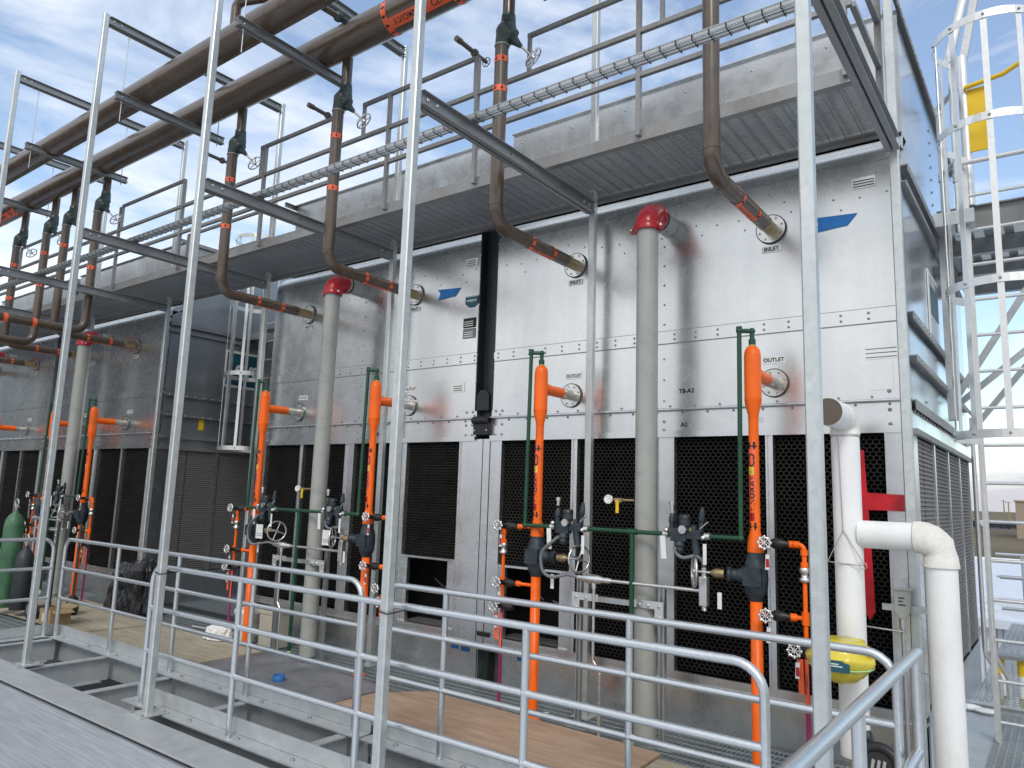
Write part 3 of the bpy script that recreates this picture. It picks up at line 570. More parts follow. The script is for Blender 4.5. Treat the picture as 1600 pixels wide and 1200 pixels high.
def orange_riser(x, side, label, bypass=True, marks=True, simple=False, zt=1.10):
    y = 5.11
    t = thing('outlet_riser', (x, y, FZ), label, 'pipe', 'orange outlet risers')
    zo = .895
    g = MB(); g.lathe((x, y, FZ), EZ, [(0, .040), (1.22, .040), (1.22, .030)], 20)
    g.build('lower_pipe', 'orange', t)
    g = MB(); g.lathe((x, y, 0), EZ, [(-.34, .055), (-.27, .052), (-.20, .036), (.56, .034), (.60, .036), (.67, .054), (.70, .058), (.705, .060), (.72, .058), (1.02, .058), (1.06, .052), (1.085, .036), (1.10, .012)], 24); g.build('upper_pipe', 'orange', t)
    g = MB(); g.cyl((x, y, zo), (x, 5.42, zo), .046, 20); g.torus((x, y+.10, zo), EY, .046, .005, 18, 5); g.build('tee_branch', 'orange', t)
    g = MB(); g.lathe((x, 5.40, zo), EY, [(0, .044), (.02, .040), (.05, .048), (.09, .048), (.10, .044), (.2, .044)], 18); g.build('bare_stub', 'bare', t)
    g = MB(); g.lathe((x, 5.582, zo), EY, [(0, .105), (.012, .105)], 28); m = g.build('wall_flange', 'steel2', t)
    g = MB(); g.torus((x, 5.584, zo), EY, .106, .004, 28, 5); g.build('gasket', 'black', m)
    g = MB(); [hexnut(g, (x+.082*cos(k*pi/4+.3), 5.582, zo+.082*sin(k*pi/4+.3)), (0, -1, 0), .009, .008) for k in range(8)]; g.build('bolts', 'bare', m)
    # stop valve with handwheel
    ws = -side
    g = MB(); g.lathe((x, y, -.66), EZ, [(0, .044), (.03, .056), (.06, .074), (.14, .082), (.22, .078), (.28, .060), (.31, .052), (.34, .052)], 18)
    d = V((ws, -.25 if ws < 0 else .0, .02)).normalized(); c = V((x, y, -.50)); g.lathe(c+d*.04, d, [(0, .060), (.05, .056), (.08, .044), (.12, .040), (.125, .054), (.145, .054), (.15, .030)], 8); g.box(x-.062, x+.062, y-.084, y-.05, -.56, -.44); v = g.build('stop_valve', 'valve', t)
    g = MB(); g.lathe(c+d*.21, d, [(0, .030), (.05, .034), (.08, .022), (.09, .012)], 12); g.build('packing_nut', 'brass', v)
    g = MB(); g.cyl(c+d*.28, c+d*.40, .008, 8); g.build('stem', 'steel2', v)
    g = MB(); g.wheel(c+d*.41, (d+V((0, -.35, 0))).normalized(), .105, .010, 4, .02); g.build('handwheel', 'steel2', v)
    g = MB(); tagcard(g, x+ws*.22, y-.09, -.62, .11, .03); g.build('hanging_tag', 'lab', v)
    if marks:
        a = radians(-100)
        g = MB(); wrapstrip(g, (x, y, 0), .0345+.0008, -.19, .42, a-.85, a+.85, EZ, EX, EY); m = g.build('marker_label', 'tape', t)
        g = MB(); wrapstrip(g, (x, y, 0), .0345+.0016, .185, .235, a-.8, a+.45, EZ, EX, EY); g.build('level_patch', 'yelb', m)
        g = MB(); wrapstrip(g, (x, y, 0), .0345+.0016, -.13, -.075, a-.8, a+.45, EZ, EX, EY); g.build('pressure_patch', 'red', m)
        k = MB(); R = .0345+.0022
        wraptext(k, 'CD', .062, (x, y, .285), R, a-.1, (0, 0, -1), EX, EY, 1, .0022); wraptext(k, 'AMMONIA', .052, (x, y, .055), R, a-.1, (0, 0, -1), EX, EY, 1, .0018)
        wraptext(k, 'LIQ', .022, (x, y, .21), R, a-.1, (0, 0, -1), EX, EY, 1); wraptext(k, 'HIGH', .018, (x, y, -.10), R, a-.1, (0, 0, -1), EX, EY, 1)
        for aa in (-.5, .55):
            for z in (.385, -.165): arrowtri(k, (x, y, z), R, a+aa, EZ, EX, EY, .05, -1)
        k.build('lettering', 'ink', m)
    if bypass:
        bx = x+side*.325; r = .016
        by = y-.02
        zt_, zb = -.27, -.735; hx = x+.23 if side > 0 else bx+.05
        g = MB(); q = .12 if side > 0 else -.19; [g.lathe((x, y-.015, z_), (1 if q > 0 else -1, 0, 0), [(0, .014), (abs(q)-.05, .014), (abs(q)-.045, .023), (abs(q), .023)], 10) for z_ in (zt_, zb)]; g.build('branch_stub', 'orange', t)
        g = MB(); g.path([(hx, by, zt_), (bx, by, zt_), (bx, by, -.42)] if side > 0 else [(bx, by, zt_-.02), (bx, by, -.42)], r, 12, .035); [g.lathe(p, ax, [(0, .024), (.035, .024)], 12) for p, ax in ([((hx, by, zt_), (1, 0, 0)), ((bx-.03, by, zt_), (-1, 0, 0))] if side > 0 else [])+[((bx, by, zt_-.03), (0, 0, -1)), ((bx, by, -.38), (0, 0, -1))]]; g.build('bypass_pipe', 'orange', t)
        g = MB(); g.lathe((bx, by, -.415), (0, 0, -1), [(0, .030), (.01, .034), (.03, .034), (.035, .024), (.06, .024), (.065, .036), (.085, .036), (.09, .028)], 12); g.build('coupling', 'steel2', t)
        g = MB(); g.cyl((bx, by, -.505), (bx, by, -.90), r*.9, 12); g.lathe((bx, by, zb+.04), (0, 0, -1), [(0, .024), (.08, .024)], 12); g.lathe((bx, by, -.875), (0, 0, -1), [(0, .026), (.03, .026)], 12); g.cyl((hx if side > 0 else bx+.01, by, zb), (bx, by, zb), r*.9, 12); g.lathe((hx if side > 0 else bx+.02, by, zb), (side, 0, 0), [(0, .025), (.035, .025), (.045, .018)], 12); g.build('bypass_pipe', 'orange', t)
        vx = x+.09 if side > 0 else bx; small_valve(t, vx, by-.01, zt_, side); small_valve(t, vx, by-.01, zb, side); small_valve(t, bx-(.06 if side > 0 else .03), by, -.93, side)
        g = MB(); g.cyl((bx, by, -.96), (bx, by, FZ), .014, 12); g.build('drain_pipe', 'magenta', t)
        g = MB(); a = radians(-100); wrapstrip(g, (bx, by, 0), .0150, -1.28, -.985, a-1.1, a+1.1, EZ, EX, EY); m = g.build('drain_label', 'tape', t)
        g = MB(); wraptext(g, 'AMMONIA', .026, (bx, by, -1.13), .016, a, (0, 0, -1), EX, EY, 1); g.build('lettering', 'ink', m)
        g = MB(); g.prism([(bx-.05, by-.03, -.99), (bx-.015, by-.03, -.98), (bx-.01, by-.03, -1.20), (bx-.045, by-.03, -1.19)], (0, -.003, 0)); g.build('loose_tag', 'tape', t)
    g = MB(); g.lathe((x, y, FZ+.0), EZ, [(0, .062), (.012, .062), (.02, .045)], 16); g.build('floor_collar', 'tape', t)
    return t
OX = [-1.712, -3.519, -5.553, -7.416]
orange_riser(OX[0], 1, 'orange outlet riser at the right, next to the rightmost front post'); orange_riser(OX[1], -1, 'orange outlet riser left of the large gray pipe')
orange_riser(OX[2], 1, 'orange outlet riser just left of the fourth front post'); orange_riser(OX[3], -1, 'orange outlet riser at the left end of the near tower')
orange_riser(-11.70, 1, 'orange outlet riser of the far tower, next to the black bag'); orange_riser(-13.08, -1, 'orange outlet riser of the far tower, behind the gas cylinder'); orange_riser(-15.5, 1, 'orange outlet riser at the far left end', marks=False)
# ================================================================== GREEN VENT LINES
def green_line(xa, xb, xd, label, la=-1, lb=-1):
    y = 5.04; z = -.25; r = .0165
    t = thing('green_pipe', (xd, y, FZ), label, 'pipe', 'green vent pipes between the risers')
    for x, s, zt in ((xa, la, 1.20), (xb, lb, 1.20)):
        ox = x+s*.075
        g = MB(); g.path([(x, 5.11, 1.09), (x, 5.11, zt), (ox, 5.06, zt), (ox, y, z)], r, 12, .02)
        [g.sphere(p, r*1.45, 10, 6) for p in ((x, 5.11, zt), (ox, 5.06, zt), (ox, y, z))]; g.cyl((ox, 5.06, zt), (ox, 5.06, zt+.03), r*1.3, 10); g.cyl((x, 5.11, zt-.10), (x, 5.11, zt-.06), r*1.5, 10); g.build('vent_pipe', 'green', t)
        g = MB(); g.lathe((x, 5.11, 1.085), EZ, [(0, .024), (.035, .016)], 12); g.build('pale_cap', 'tip', t)
    a, b = xa+la*.075, xb+lb*.075
    g = MB(); g.cyl((a, y, z), (b, y, z), r, 12); [g.lathe((q, y, z), (1, 0, 0), [(-.04, r*1.35), (.04, r*1.35)], 12) for q in (xd,)]; g.build('cross_pipe', 'green', t)
    g = MB(); g.cyl((xd, y, z), (xd, y, FZ+.08), r*1.15, 12); g.build('drop_pipe', 'green', t)
    g = MB(); g.lathe((xd, y, FZ+.02), EZ, [(0, .020), (.05, .024), (.07, .018)], 12); g.build('pale_tip', 'tip', t)
green_line(OX[1], OX[0], -2.61, 'green pipe line across the right half of the near tower'); green_line(OX[3], OX[2], -6.55, 'green pipe line across the left half of the near tower')
green_line(-13.08, -11.70, -12.65, 'green pipe line in front of the far tower')
def control_station(x, label, mirror=1, tagw=False):
    y, z = 5.03, -.25; s = mirror
    t = thing('valve_station', (x, y, z), label, 'control valve', 'dark control valve sets on the green pipes')
    g = MB(); g.box(x-.085, x+.03, y-.035, y+.03, z-.045, z+.045); g.lathe((x-.02, y-.02, z-.05), (.1, -.2, -1), [(0, .034), (.03, .040), (.045, .028), (.06, .036), (.08, .020)], 10); g.cyl((x+.10, y, z-.13), (x+.075, y, z+.07), .027, 12); g.lathe((x+.02, y-.02, z+.03), EZ, [(0, .030), (.03, .034), (.035, .042), (.08, .042)], 14)
    g.lathe((x-.085, y, z+.03), EZ, [(0, .024), (.05, .020), (.055, .026), (.09, .024), (.12, .014)], 10); g.lathe((x+.13, y, z+.03), (.1, 0, 1), [(0, .020), (.07, .017), (.075, .024), (.12, .022), (.17, .012)], 10); g.box(x+.03, x+.14, y-.025, y+.025, z-.025, z+.04); g.build('valve_body', 'valve', t, bevel=.006)
    g = MB(); g.cyl((x-.085, y, z+.17), (x-.085, y, z+.21), .014, 10); g.cyl((x-.085, y, z+.21), (x-.085, y, z+.235), .022, 6); g.cyl((x+.02, y-.07, z+.04), (x+.02, y-.05, z+.04), .03, 8); g.sphere((x+.16, y-.03, z-.01), .018); g.sphere((x-.12, y-.02, z+.03), .02)
    for q in (-.13, .18): g.cyl((x+q-.02, y, z), (x+q+.02, y, z), .026, 8)
    g.bar((x+.14, y-.03, z+.05), (x+.20, y-.04, z+.10), .012, .006); g.build('steel_fittings', 'steel2', t)
    g = MB(); g.lathe((x+.02, y-.02, z+.11), EZ, [(0, .044), (.025, .044), (.035, .032)], 12); g.build('solenoid_cap', 'black', t)
    g = MB(); g.prism([(x-.15, y-.06, z-.01), (x-.11, y-.06, z-.01), (x-.10, y-.06, z-.17), (x-.14, y-.06, z-.17)], (0, -.003, 0)); g.build('hanging_tag', 'lab', t); g = MB(); tagcard(g, x+.18, y-.05, z-.05, .14, .026); g.build('hanging_tag', 'lab', t)
    if tagw:
        g = MB(); g.box(x-.03, x+.09, y-.085, y-.083, z-.32, z-.17); o = g.build('white_card', 'lab', t); g = MB(); [g.box(x-.015, x+.075, y-.0862, y-.0855, z-.27-k*.02, z-.265-k*.02) for k in range(2)]; g.build('print', 'ink', o)
    g = MB(); g.cyl((x+.06, y, z+.03), (x+.06, y, z+.055), .028, 12) ; g.build('brass_ring', 'brass', t)
SX = [-2.20, -3.18, -6.0, -7.12]
control_station(SX[0], 'dark control valve set right of the large gray pipe'); control_station(SX[1], 'dark control valve set left of the large gray pipe', -1)
control_station(SX[2], 'dark control valve set with white card in front of the left gray pipe', 1, True); control_station(SX[3], 'dark control valve set with white card beside the leftmost near riser', -1, True)
control_station(-12.35, 'dark control valve set in front of the far tower')
def conduit_rack(x0, x1, vz, label, sa, sb):
    """strut goal post frame that carries steel conduit and two junction bodies"""
    y = 5.17; zt = -.78
    t = thing('conduit_rack', (x0, y, FZ), label, 'conduit rack', 'strut racks with steel conduit')
    for x in (x0, x1): g = MB(); g.box(x-.02, x-.014, y-.02, y+.02, FZ+.01, zt+.15); g.box(x+.014, x+.02, y-.02, y+.02, FZ+.01, zt+.15); g.box(x-.014, x+.014, y+.014, y+.02, FZ+.01, zt+.15); g.build('strut_leg', 'galv', t); g = MB(); g.box(x-.09, x+.09, y-.05, y+.05, FZ+.001, FZ+.009); g.build('foot_plate', 'galv', t)
    g = MB(); g.box(x0-.02, x1+.02, y-.062, y-.056, zt-.02, zt+.02); g.box(x0-.02, x1+.02, y-.056, y-.024, zt-.02, zt-.015); g.box(x0-.02, x1+.02, y-.056, y-.024, zt+.015, zt+.02); g.build('strut_beam', 'galv', t)
    g = MB()
    for x, s in ((x0, 1), (x1, -1)): g.prism([(x-s*.035, y-.068, zt+.035), (x+s*.20, y-.068, zt+.035), (x+s*.20, y-.068, zt-.02), (x+s*.035, y-.068, zt-.02), (x+s*.035, y-.068, zt-.12), (x-s*.035, y-.068, zt-.12)][::s], (0, .005, 0))
    m = g.build('corner_bracket', 'alu', t)
    g = MB(); [hexnut(g, (x+s*q, y-.068, zt+r_), (0, -1, 0), .013, .012) for x, s in ((x0, 1), (x1, -1)) for q, r_ in ((0, 0), (.09, 0), (.16, 0), (0, -.08))]; g.build('bolts', 'steel2', m)
    zc = zt+.155; y2 = y-.13
    g = MB(); g.cyl((x0+.28, y2, zc), (x1+.34, y2, zc), .0135, 12); g.path([(x0+.2, y2, zc), (x0+.2, y2, -1.22), (x0+.26, y2, -1.30), (x0+.26, y2, FZ)], .0125, 12, .04); g.build('conduit', 'steel2', t)
    g = MB(); g.lathe((x0+.05, y2, zc), EX, [(0, .016), (.02, .022), (.05, .022), (.08, .034), (.2, .034), (.23, .022), (.28, .022), (.30, .016)], 14); g.cyl((x0+.2, y2, zc), (x0+.2, y2, zc-.07), .020, 12); g.build('junction_body', 'steel2', t)
    g = MB(); xe = x1+.37; g.prism([(xe-.028, y2-.03, zc-.10), (xe+.028, y2-.03, zc-.10), (xe+.030, y2-.03, zc+.10), (xe-.030, y2-.03, zc+.10)], (0, .055, 0)); g.cyl((xe, y2, zc+.09), (xe, y2, zc+.16), .020, 10); g.cyl((xe, y2, zc-.1), (xe, y2, zc-.13), .018, 10); g.build('junction_body', 'steel2', t, bevel=.008)
    g = MB(); g.path([(xe, y2, zc+.15), (xe-.005, y2-.02, zc+.25), (sb-.03, 4.98, -.42), (sb-.04, 4.98, -.33)], .013, 10, .06); g.build('flexible_conduit', 'hose', t)
    g = MB(); g.path([(x0+.06, y2, zc), (x0-.02, y2-.02, zc+.02), (sa-.16, 4.95, -.66), (sa-.20, 4.95, -.45), (sa-.03, 4.96, -.32)], .013, 10, .12); g.build('flexible_conduit', 'hose', t)
conduit_rack(-3.13, -2.42, 0, 'strut rack with steel conduit around the large gray pipe', SX[1], SX[0]); conduit_rack(-7.0, -6.2, 0, 'strut rack with steel conduit around the left gray pipe', SX[3], SX[2])
conduit_rack(-13.3, -12.5, 0, 'strut rack with steel conduit in front of the far tower', -13.0, -12.35)
# ================================================================== TOWERS
YF = 5.60
hex_cache = {}
def hexpanel(w_, h, pw=.041, depth=.05):
    """honeycomb of six sided cells: front rims with walls running back"""
    mb = MB(); R = pw/math.sqrt(3); rim = .86; vs = []; fs = []
    nx = int(w_/pw); ny = int(h/(1.5*R*.8)); o = 0
    cs = [(cos(pi/6+k*pi/3), sin(pi/6+k*pi/3)) for k in range(6)]
    for j in range(ny+1):
        for i in range(nx+1):
            cx = (i+.5*(j % 2))*pw; cy = j*1.5*R*.8
            if cx > w_-pw*.4 or cx < pw*.4 or cy > h-R*.8 or cy < R*.8: continue
            for a, b in cs: vs.append((cx+a*R, 0, cy+b*R*.8))
            for a, b in cs: vs.append((cx+a*R*rim, 0, cy+b*R*rim*.8))
            for a, b in cs: vs.append((cx+a*R*rim, depth, cy+b*R*rim*.7-.006))
            for k in range(6):
                n = (k+1) % 6; fs.append((o+k, o+n, o+6+n, o+6+k)); fs.append((o+6+k, o+6+n, o+12+n, o+12+k))
            o += 18
    me = bpy.data.meshes.new('honeycomb'); me.from_pydata(vs, [], fs); me.materials.append(M['comb']); me.update(); return me
def louver(parent, x0, x1, z0, z1, y=YF+.035, rot=0, depthy=None):
    key = (round(x1-x0, 2), round(z1-z0, 2))
    if key not in hex_cache: hex_cache[key] = hexpanel(x1-x0, z1-z0)
    o = bpy.data.objects.new('louver_panel', hex_cache[key]); COL.objects.link(o)
    o.parent = parent; o.matrix_parent_inverse = Matrix.Translation(parent.location).inverted()
    if rot == 0: o.location = (x0, y, z0)
    else: o.location = (y, x0, z0); o.rotation_euler = (0, 0, radians(90))
    return o
def rivets(g, pts, n, r=.0085): 
    n = V(n)
    for p in pts: p = V(p); g.lathe(p, n, [(0, r), (r*.45, r*.8), (r*.65, r*.3)], 6)
def nozzle_labels(t, x):
    g = MB(); g.box(x-.075, x+.075, YF-.0035, YF-.0005, 1.925, 1.975); g.box(x-.085, x+.085, YF-.0035, YF-.0005, 1.045, 1.10); o = g.build('nozzle_label', 'lab', t)
    k = MB(); text(k, 'INLET', .044, (x, YF-.0045, 1.95), EX, EZ, .0012); text(k, 'OUTLET', .042, (x, YF-.0045, 1.072), EX, EZ, .0012); k.build('lettering', 'ink', o)
def tower(x0, x1, label, nz, mull, seed, holes=(), side=False, sidedepth=3.7, tapes=(), group='evaporative tower units'):
    """one tower unit, front face x0..x1 at YF; mull = list of louver openings (xa, xb)"""
    rnd = random.Random(seed); yb = YF+sidedepth
    t = thing('cooling_tower', ((x0+x1)/2, YF, FZ), label, 'cooling tower', group)
    # basin, beam band, skins
    g = MB(); g.box(x0+.02, x1-.02, YF+.16, YF+.17, FZ-.1, -1.40); g.box(x0, x1, YF-.01, YF+.18, -1.40, -1.385); g.box(x0, x1, YF, YF+.035, -1.385, -1.32); g.build('basin_panel', 'casing', t)
    g = MB()
    g.box(x0, x1, YF, YF+.06, .525, .715); g.box(x0, x1, YF-.022, YF, .50, .512); g.box(x0, x1, YF-.022, YF-.014, .512, .55); g.box(x0, x1, YF, YF+.06, .50, .525); g.build('lintel_band', 'casing', t)
    g = MB(); g.box(x0, x1, YF-.028, YF+.02, .716, .722); g.box(x0, x1, YF-.028, YF+.02, .728, .734); g.cyl((x0, YF-.026, .725), (x1, YF-.026, .725), .011, 8); g.build('joint_flange', 'casing', t)
    g = MB(); g.box(x0, x1, YF+.001, YF+.05, .736, 1.30); g.build('lower_panel', 'casing', t)
    g = MB(); g.box(x0, x1, YF+.003, YF+.05, 1.31, 2.485); g.build('upper_panel', 'casing', t)
    g = MB(); g.prism([(x0+.03, YF-.006, 1.285), (x1-.03, YF-.006, 1.285), (x1-.006, YF-.006, 1.31), (x1-.006, YF-.006, 1.365), (x1-.03, YF-.006, 1.388), (x0+.03, YF-.006, 1.388), (x0+.006, YF-.006, 1.365), (x0+.006, YF-.006, 1.31)], (0, .008, 0)); st = g.build('splice_strip', 'casing', t); g = MB(); g.box(x0, x1, YF-.0015, YF+.004, 1.277, 1.284); g.box(x0, x1, YF-.0015, YF+.004, 1.389, 1.394); g.box(x0, x1, YF-.0015, YF+.006, 2.483, 2.490); g.build('edge_shade_and_seam', 'plat', st)  # dark bars imitate the strip's edge shadow; the top one marks the shoulder seam
    g = MB(); x = x0+.06
    while x < x1: rivets(g, [(x, YF-.006, 1.315), (x, YF-.006, 1.357)], (0, -1, 0), .0115); x += .185
    g.build('bolts', 'arm', st)
    # rolled shoulder
    g = MB(); pr = [(YF+.003, 2.487)]
    for k in range(1, 13): a = radians(84)*k/12; pr.append((YF+.31-.31*cos(a), 2.487+.25*sin(a)))
    pr += [(YF+.36, 2.745)]; m_ = len(pr)
    vs = [(xx, y, z) for y, z in pr for xx in (x0, x1)]; g.add(vs, [(2*i, 2*i+1, 2*i+3, 2*i+2) for i in range(m_-1)], True)
    g.add([(xx, y, z) for xx in (x0,) for y, z in pr], [tuple(range(m_))]); g.add([(x1, y, z) for y, z in pr], [tuple(range(m_))]); g.build('rolled_shoulder', 'casing', t)
    # upper casing
    g = MB(); g.box(x0, x1, YF+.20, YF+.21, 2.76, 3.73); g.box(x0, x1, YF+.17, YF+.21, 3.73, 3.74); g.build('upper_casing', 'casing', t)
    g = MB(); x = x0+.12
    while x < x1: rivets(g, [(x, YF+.20, 3.62), (x, YF+.20, 3.15)], (0, -1, 0), .012); x += .60
    g.build('bolts', 'bare', t)
    # bolts
    g = MB(); x = x0+.1
    while x < x1: rivets(g, [(x, YF-.004, .755), (x+.11, YF-.004, .70)], (0, -1, 0), .010); x += .21 + .02*rnd.random()
    x = x0+.1
    while x < x1:
        rivets(g, [(x, YF+.003, 2.40)], (0, -1, 0), .008); x += .26
    for k in range(int((x1-x0)/.18)):
        xx = x0+.12+k*.18; dz = .10*abs(math.sin(k*.55+seed)); rivets(g, [(xx, YF+.003, 2.33-dz)], (0, -1, 0), .009)
        if k % 2: rivets(g, [(xx+.05, YF+.003, 2.24-dz)], (0, -1, 0), .009)
    xm = (x0+x1)/2
    for z in [.80+.177*k for k in range(3)]+[1.45+.17*k for k in range(5)]: rivets(g, [(xm, YF+.001, z)], (0, -1, 0), .010)
    rivets(g, [(xm+q, YF, z) for q in (0,) for z in (.56, .63)]+[(xe, YF, z) for xe in (x0+.05, x0+.13, x1-.05, x1-.13) for z in (.56, .66, .79)], (0, -1, 0), .015)
    g.build('rivets', 'arm', t)
    # frames and louvers
    g = MB(); ed = sorted(set([x0]+[q for ab in mull for q in ab]+[x1]))
    prev = x0
    for a, b in mull: g.box(prev, a, YF+.002, YF+.05, -1.32, .50); g.box(a-.012, a, YF-.014, YF+.002, -1.32, .50); g.box(b, b+.012, YF-.014, YF+.002, -1.32, .50); prev = b
    g.box(prev, x1, YF+.002, YF+.05, -1.32, .50); g.build('louver_frame', 'casing', t)
    for i, (a, b) in enumerate(mull):
        if i in holes:
            louver(t, a, b, -.66, .498); f = MB(); f.box(a, b, YF-.006, YF+.04, -.675, -.655); f.box(a+.0, a+.07, YF+.01, YF+.05, -1.32, -.675); f.box(b-.11, b, YF+.01, YF+.05, -1.32, -.675); f.box(a, b, YF-.02, YF+.05, -1.335, -1.31); f.build('open_hatch_frame', 'casing', t)
        else: louver(t, a, b, -1.318, .498)
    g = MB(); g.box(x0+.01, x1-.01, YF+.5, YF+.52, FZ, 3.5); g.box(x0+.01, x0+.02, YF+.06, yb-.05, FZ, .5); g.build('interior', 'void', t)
    if holes:
        g = MB(); a, b = mull[holes[0]]; g.box(a, b, YF+.06, YF+.3, -1.33, -1.31); g.bar((b-.3, YF+.2, -.95), (b-.12, YF+.25, -1.02), .008, .008); g.bar((a+.2, YF+.3, -.9), (a+.32, YF+.3, -.97), .008, .008); g.build('inner_brace', 'arm', t)
    for x in nz: nozzle_labels(t, x)
    for (xa, xb, za, zb) in tapes:
        k = MB(); k.prism([(xa, YF-.0045, za), (xb+.07, YF-.0045, za-.02), (xb, YF-.0045, zb), (xa+.01, YF-.0045, zb-.015), (xa+.04, YF-.0045, (za+zb)/2)] if xb-xa < .35 else [(xa, YF-.0045, za-.01), (xb+.06, YF-.0045, za+.01), (xb+.02, YF-.0045, (za+zb)/2+.01), (xb-.01, YF-.0045, zb), (xa, YF-.0045, zb)], (0, .003, 0)); k.build('blue_tape', 'bluetape', t)
    # sides (metal skin, louvers, flanges), roof
    g = MB()
    for xs, s in ((x0, -1), (x1, 1)):
        g.box(xs, xs-s*.01, YF+.06, yb, .50, 2.60); g.box(xs, xs-s*.01, YF+.21, yb, 2.60, 3.73); g.box(xs, xs-s*.01, YF+.16, yb, FZ-.1, -1.34)
    g.box(x0, x1, yb-.01, yb, FZ, 3.6); g.box(x0+.1, x1-.1, YF+.3, yb-.1, 3.3, 3.32); g.build('side_casing', 'side' if x1 > -1 else 'shadesheet', t)
    if side:
        s = side; xs = x1 if s > 0 else x0
        g = MB()
        for z, h, d in ((2.42, .05, .05), (2.30, .03, .035), (1.34, .05, .04), (1.03, .04, .05), (.72, .06, .03), (3.73, .05, .035)): g.box(xs, xs+s*d, YF+.03, yb, z, z+.008); g.box(xs+s*(d-.006), xs+s*d, YF+.03, yb, z-h, z)
        g.box(xs, xs+s*.03, YF+.02, yb, .49, .53); g.build('side_flanges', 'plat', t)
        g = MB(); y = YF+.12
        while y < yb: rivets(g, [(xs+s*.041, y, 1.315), (xs+s*.051, y, 1.01), (xs+s*.004, y, .66), (xs+s*.036, y, 3.70)], (s, 0, 0), .013); y += .14
        rivets(g, [(xs+s*.001, YF+1.75, 2.6+k*.12) for k in range(8)], (s, 0, 0), .014); g.build('bolts', 'bare', t)
        yy = YF+.18
        for k in range(4):
            g = MB(); q = yy
            while q < yy+.795: g.add([(xs-s*.03, q, -1.318), (xs-s*.012, q+.011, -1.318), (xs-s*.03, q+.022, -1.318), (xs-s*.03, q, .485), (xs-s*.012, q+.011, .485), (xs-s*.03, q+.022, .485)], [(0, 1, 4, 3), (1, 2, 5, 4)]); q += .022
            z = -1.30
            while z < .47: g.box(xs-s*.014, xs-s*.006, yy, yy+.80, z, z+.010); z += .032
            g.build('side_louver', 'screen', t)
            g = MB(); g.box(xs-s*.04, xs+s*.006, yy+.80, yy+.86, -1.32, .49); g.build('side_mullion', 'casing', t); yy += .86
        g = MB(); g.box(xs-s*.04, xs+s*.004, YF+.0, YF+.175, -1.34, .49); g.build('corner_plate', 'casing', t)
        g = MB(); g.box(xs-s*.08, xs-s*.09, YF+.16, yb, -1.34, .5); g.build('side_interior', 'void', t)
    return t
mr = [(-4.285, -3.50), (-3.44, -2.68), (-2.52, -1.785), (-1.73, -.97)]
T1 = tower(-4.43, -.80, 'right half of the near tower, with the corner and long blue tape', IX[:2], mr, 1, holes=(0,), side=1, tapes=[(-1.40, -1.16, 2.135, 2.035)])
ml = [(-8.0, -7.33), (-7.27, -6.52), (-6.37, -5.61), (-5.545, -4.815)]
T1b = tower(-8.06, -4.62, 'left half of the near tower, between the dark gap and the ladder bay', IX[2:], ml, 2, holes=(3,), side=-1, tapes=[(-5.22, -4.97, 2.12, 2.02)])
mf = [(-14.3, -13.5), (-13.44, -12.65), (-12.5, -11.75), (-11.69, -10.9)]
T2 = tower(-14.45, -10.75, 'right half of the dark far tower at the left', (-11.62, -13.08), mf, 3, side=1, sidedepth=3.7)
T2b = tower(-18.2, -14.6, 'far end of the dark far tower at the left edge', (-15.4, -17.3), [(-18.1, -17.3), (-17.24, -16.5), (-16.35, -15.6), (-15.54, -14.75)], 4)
def notes(t, items):
    for txt, sz, x, z in items: g = MB(); text(g, txt, sz, (x, YF-.0025, z), EX, EZ, .001); g.build('stencil', 'ink', t)
notes(T1, [('TB-A2', .05, -2.42, .875), ('A2', .05, -2.44, .60)]); notes(T1b, [('TB-A1', .05, -6.10, .85), ('TB2', .045, -6.03, .60)])
g = MB(); g.box(-1.12, -.96, YF-.004, YF-.001, 2.30, 2.38); o = g.build('name_plate', 'lab', T1); g = MB(); [g.box(-1.11, -.97, YF-.0052, YF-.0042, 2.31+k*.02, 2.318+k*.02) for k in range(3)]; g.build('print', 'ink', o)
g = MB(); g.box(-1.08, -.86, YF-.004, YF-.001, 1.02, 1.11); g.box(-1.05, -.9, YF-.0035, YF-.001, .80, 1.0); o = g.build('notice', 'casing', T1); g = MB(); [g.box(-1.07, -.87, YF-.0048, YF-.0042, 1.03+k*.03, 1.037+k*.03) for k in range(3)]; g.build('print', 'hose', o)
g = MB(); g.box(-1.92, -1.80, YF-.003, YF-.001, .60, .64); g.build('notice', 'lab', T1)
# badge, plates on the left half
g = MB(); c = (-4.74, 1.93); g.prism([(c[0]-.085, YF-.006, c[1]+.06), (c[0]+.085, YF-.006, c[1]+.06), (c[0]+.085, YF-.006, c[1]-.02), (c[0]+.03, YF-.006, c[1]-.06), (c[0]-.03, YF-.006, c[1]-.06), (c[0]-.085, YF-.006, c[1]-.02)][::-1], (0, .004, 0)); o = g.build('maker_badge', 'teal', T1b)
g = MB(); text(g, 'evapco', .045, (c[0], YF-.0075, c[1]+.015), EX, EZ, .001); g.box(c[0]-.08, c[0]+.08, YF-.0072, YF-.0065, c[1]+.05, c[1]+.056); g.build('lettering', 'lab', o)
for z0, z1, m_, nm in ((1.66, 1.76, 'ink', 'rating_plate'), (1.55, 1.65, 'hose', 'rating_plate'), (2.30, 2.39, 'lab', 'name_plate'), (1.0, 1.10, 'lab', 'notice')):
    g = MB(); xc = -4.76 if z0 > 1.2 else -4.87; g.box(xc-.08, xc+.08, YF-.005, YF-.001, z0, z1); o = g.build(nm, m_, T1b); k = MB(); [k.box(xc-.065, xc+.05, YF-.0062, YF-.0052, z0+.015+q*.022, z0+.022+q*.022) for q in range(3)]; k.build('print', 'lab' if m_ != 'lab' else 'ink', o)
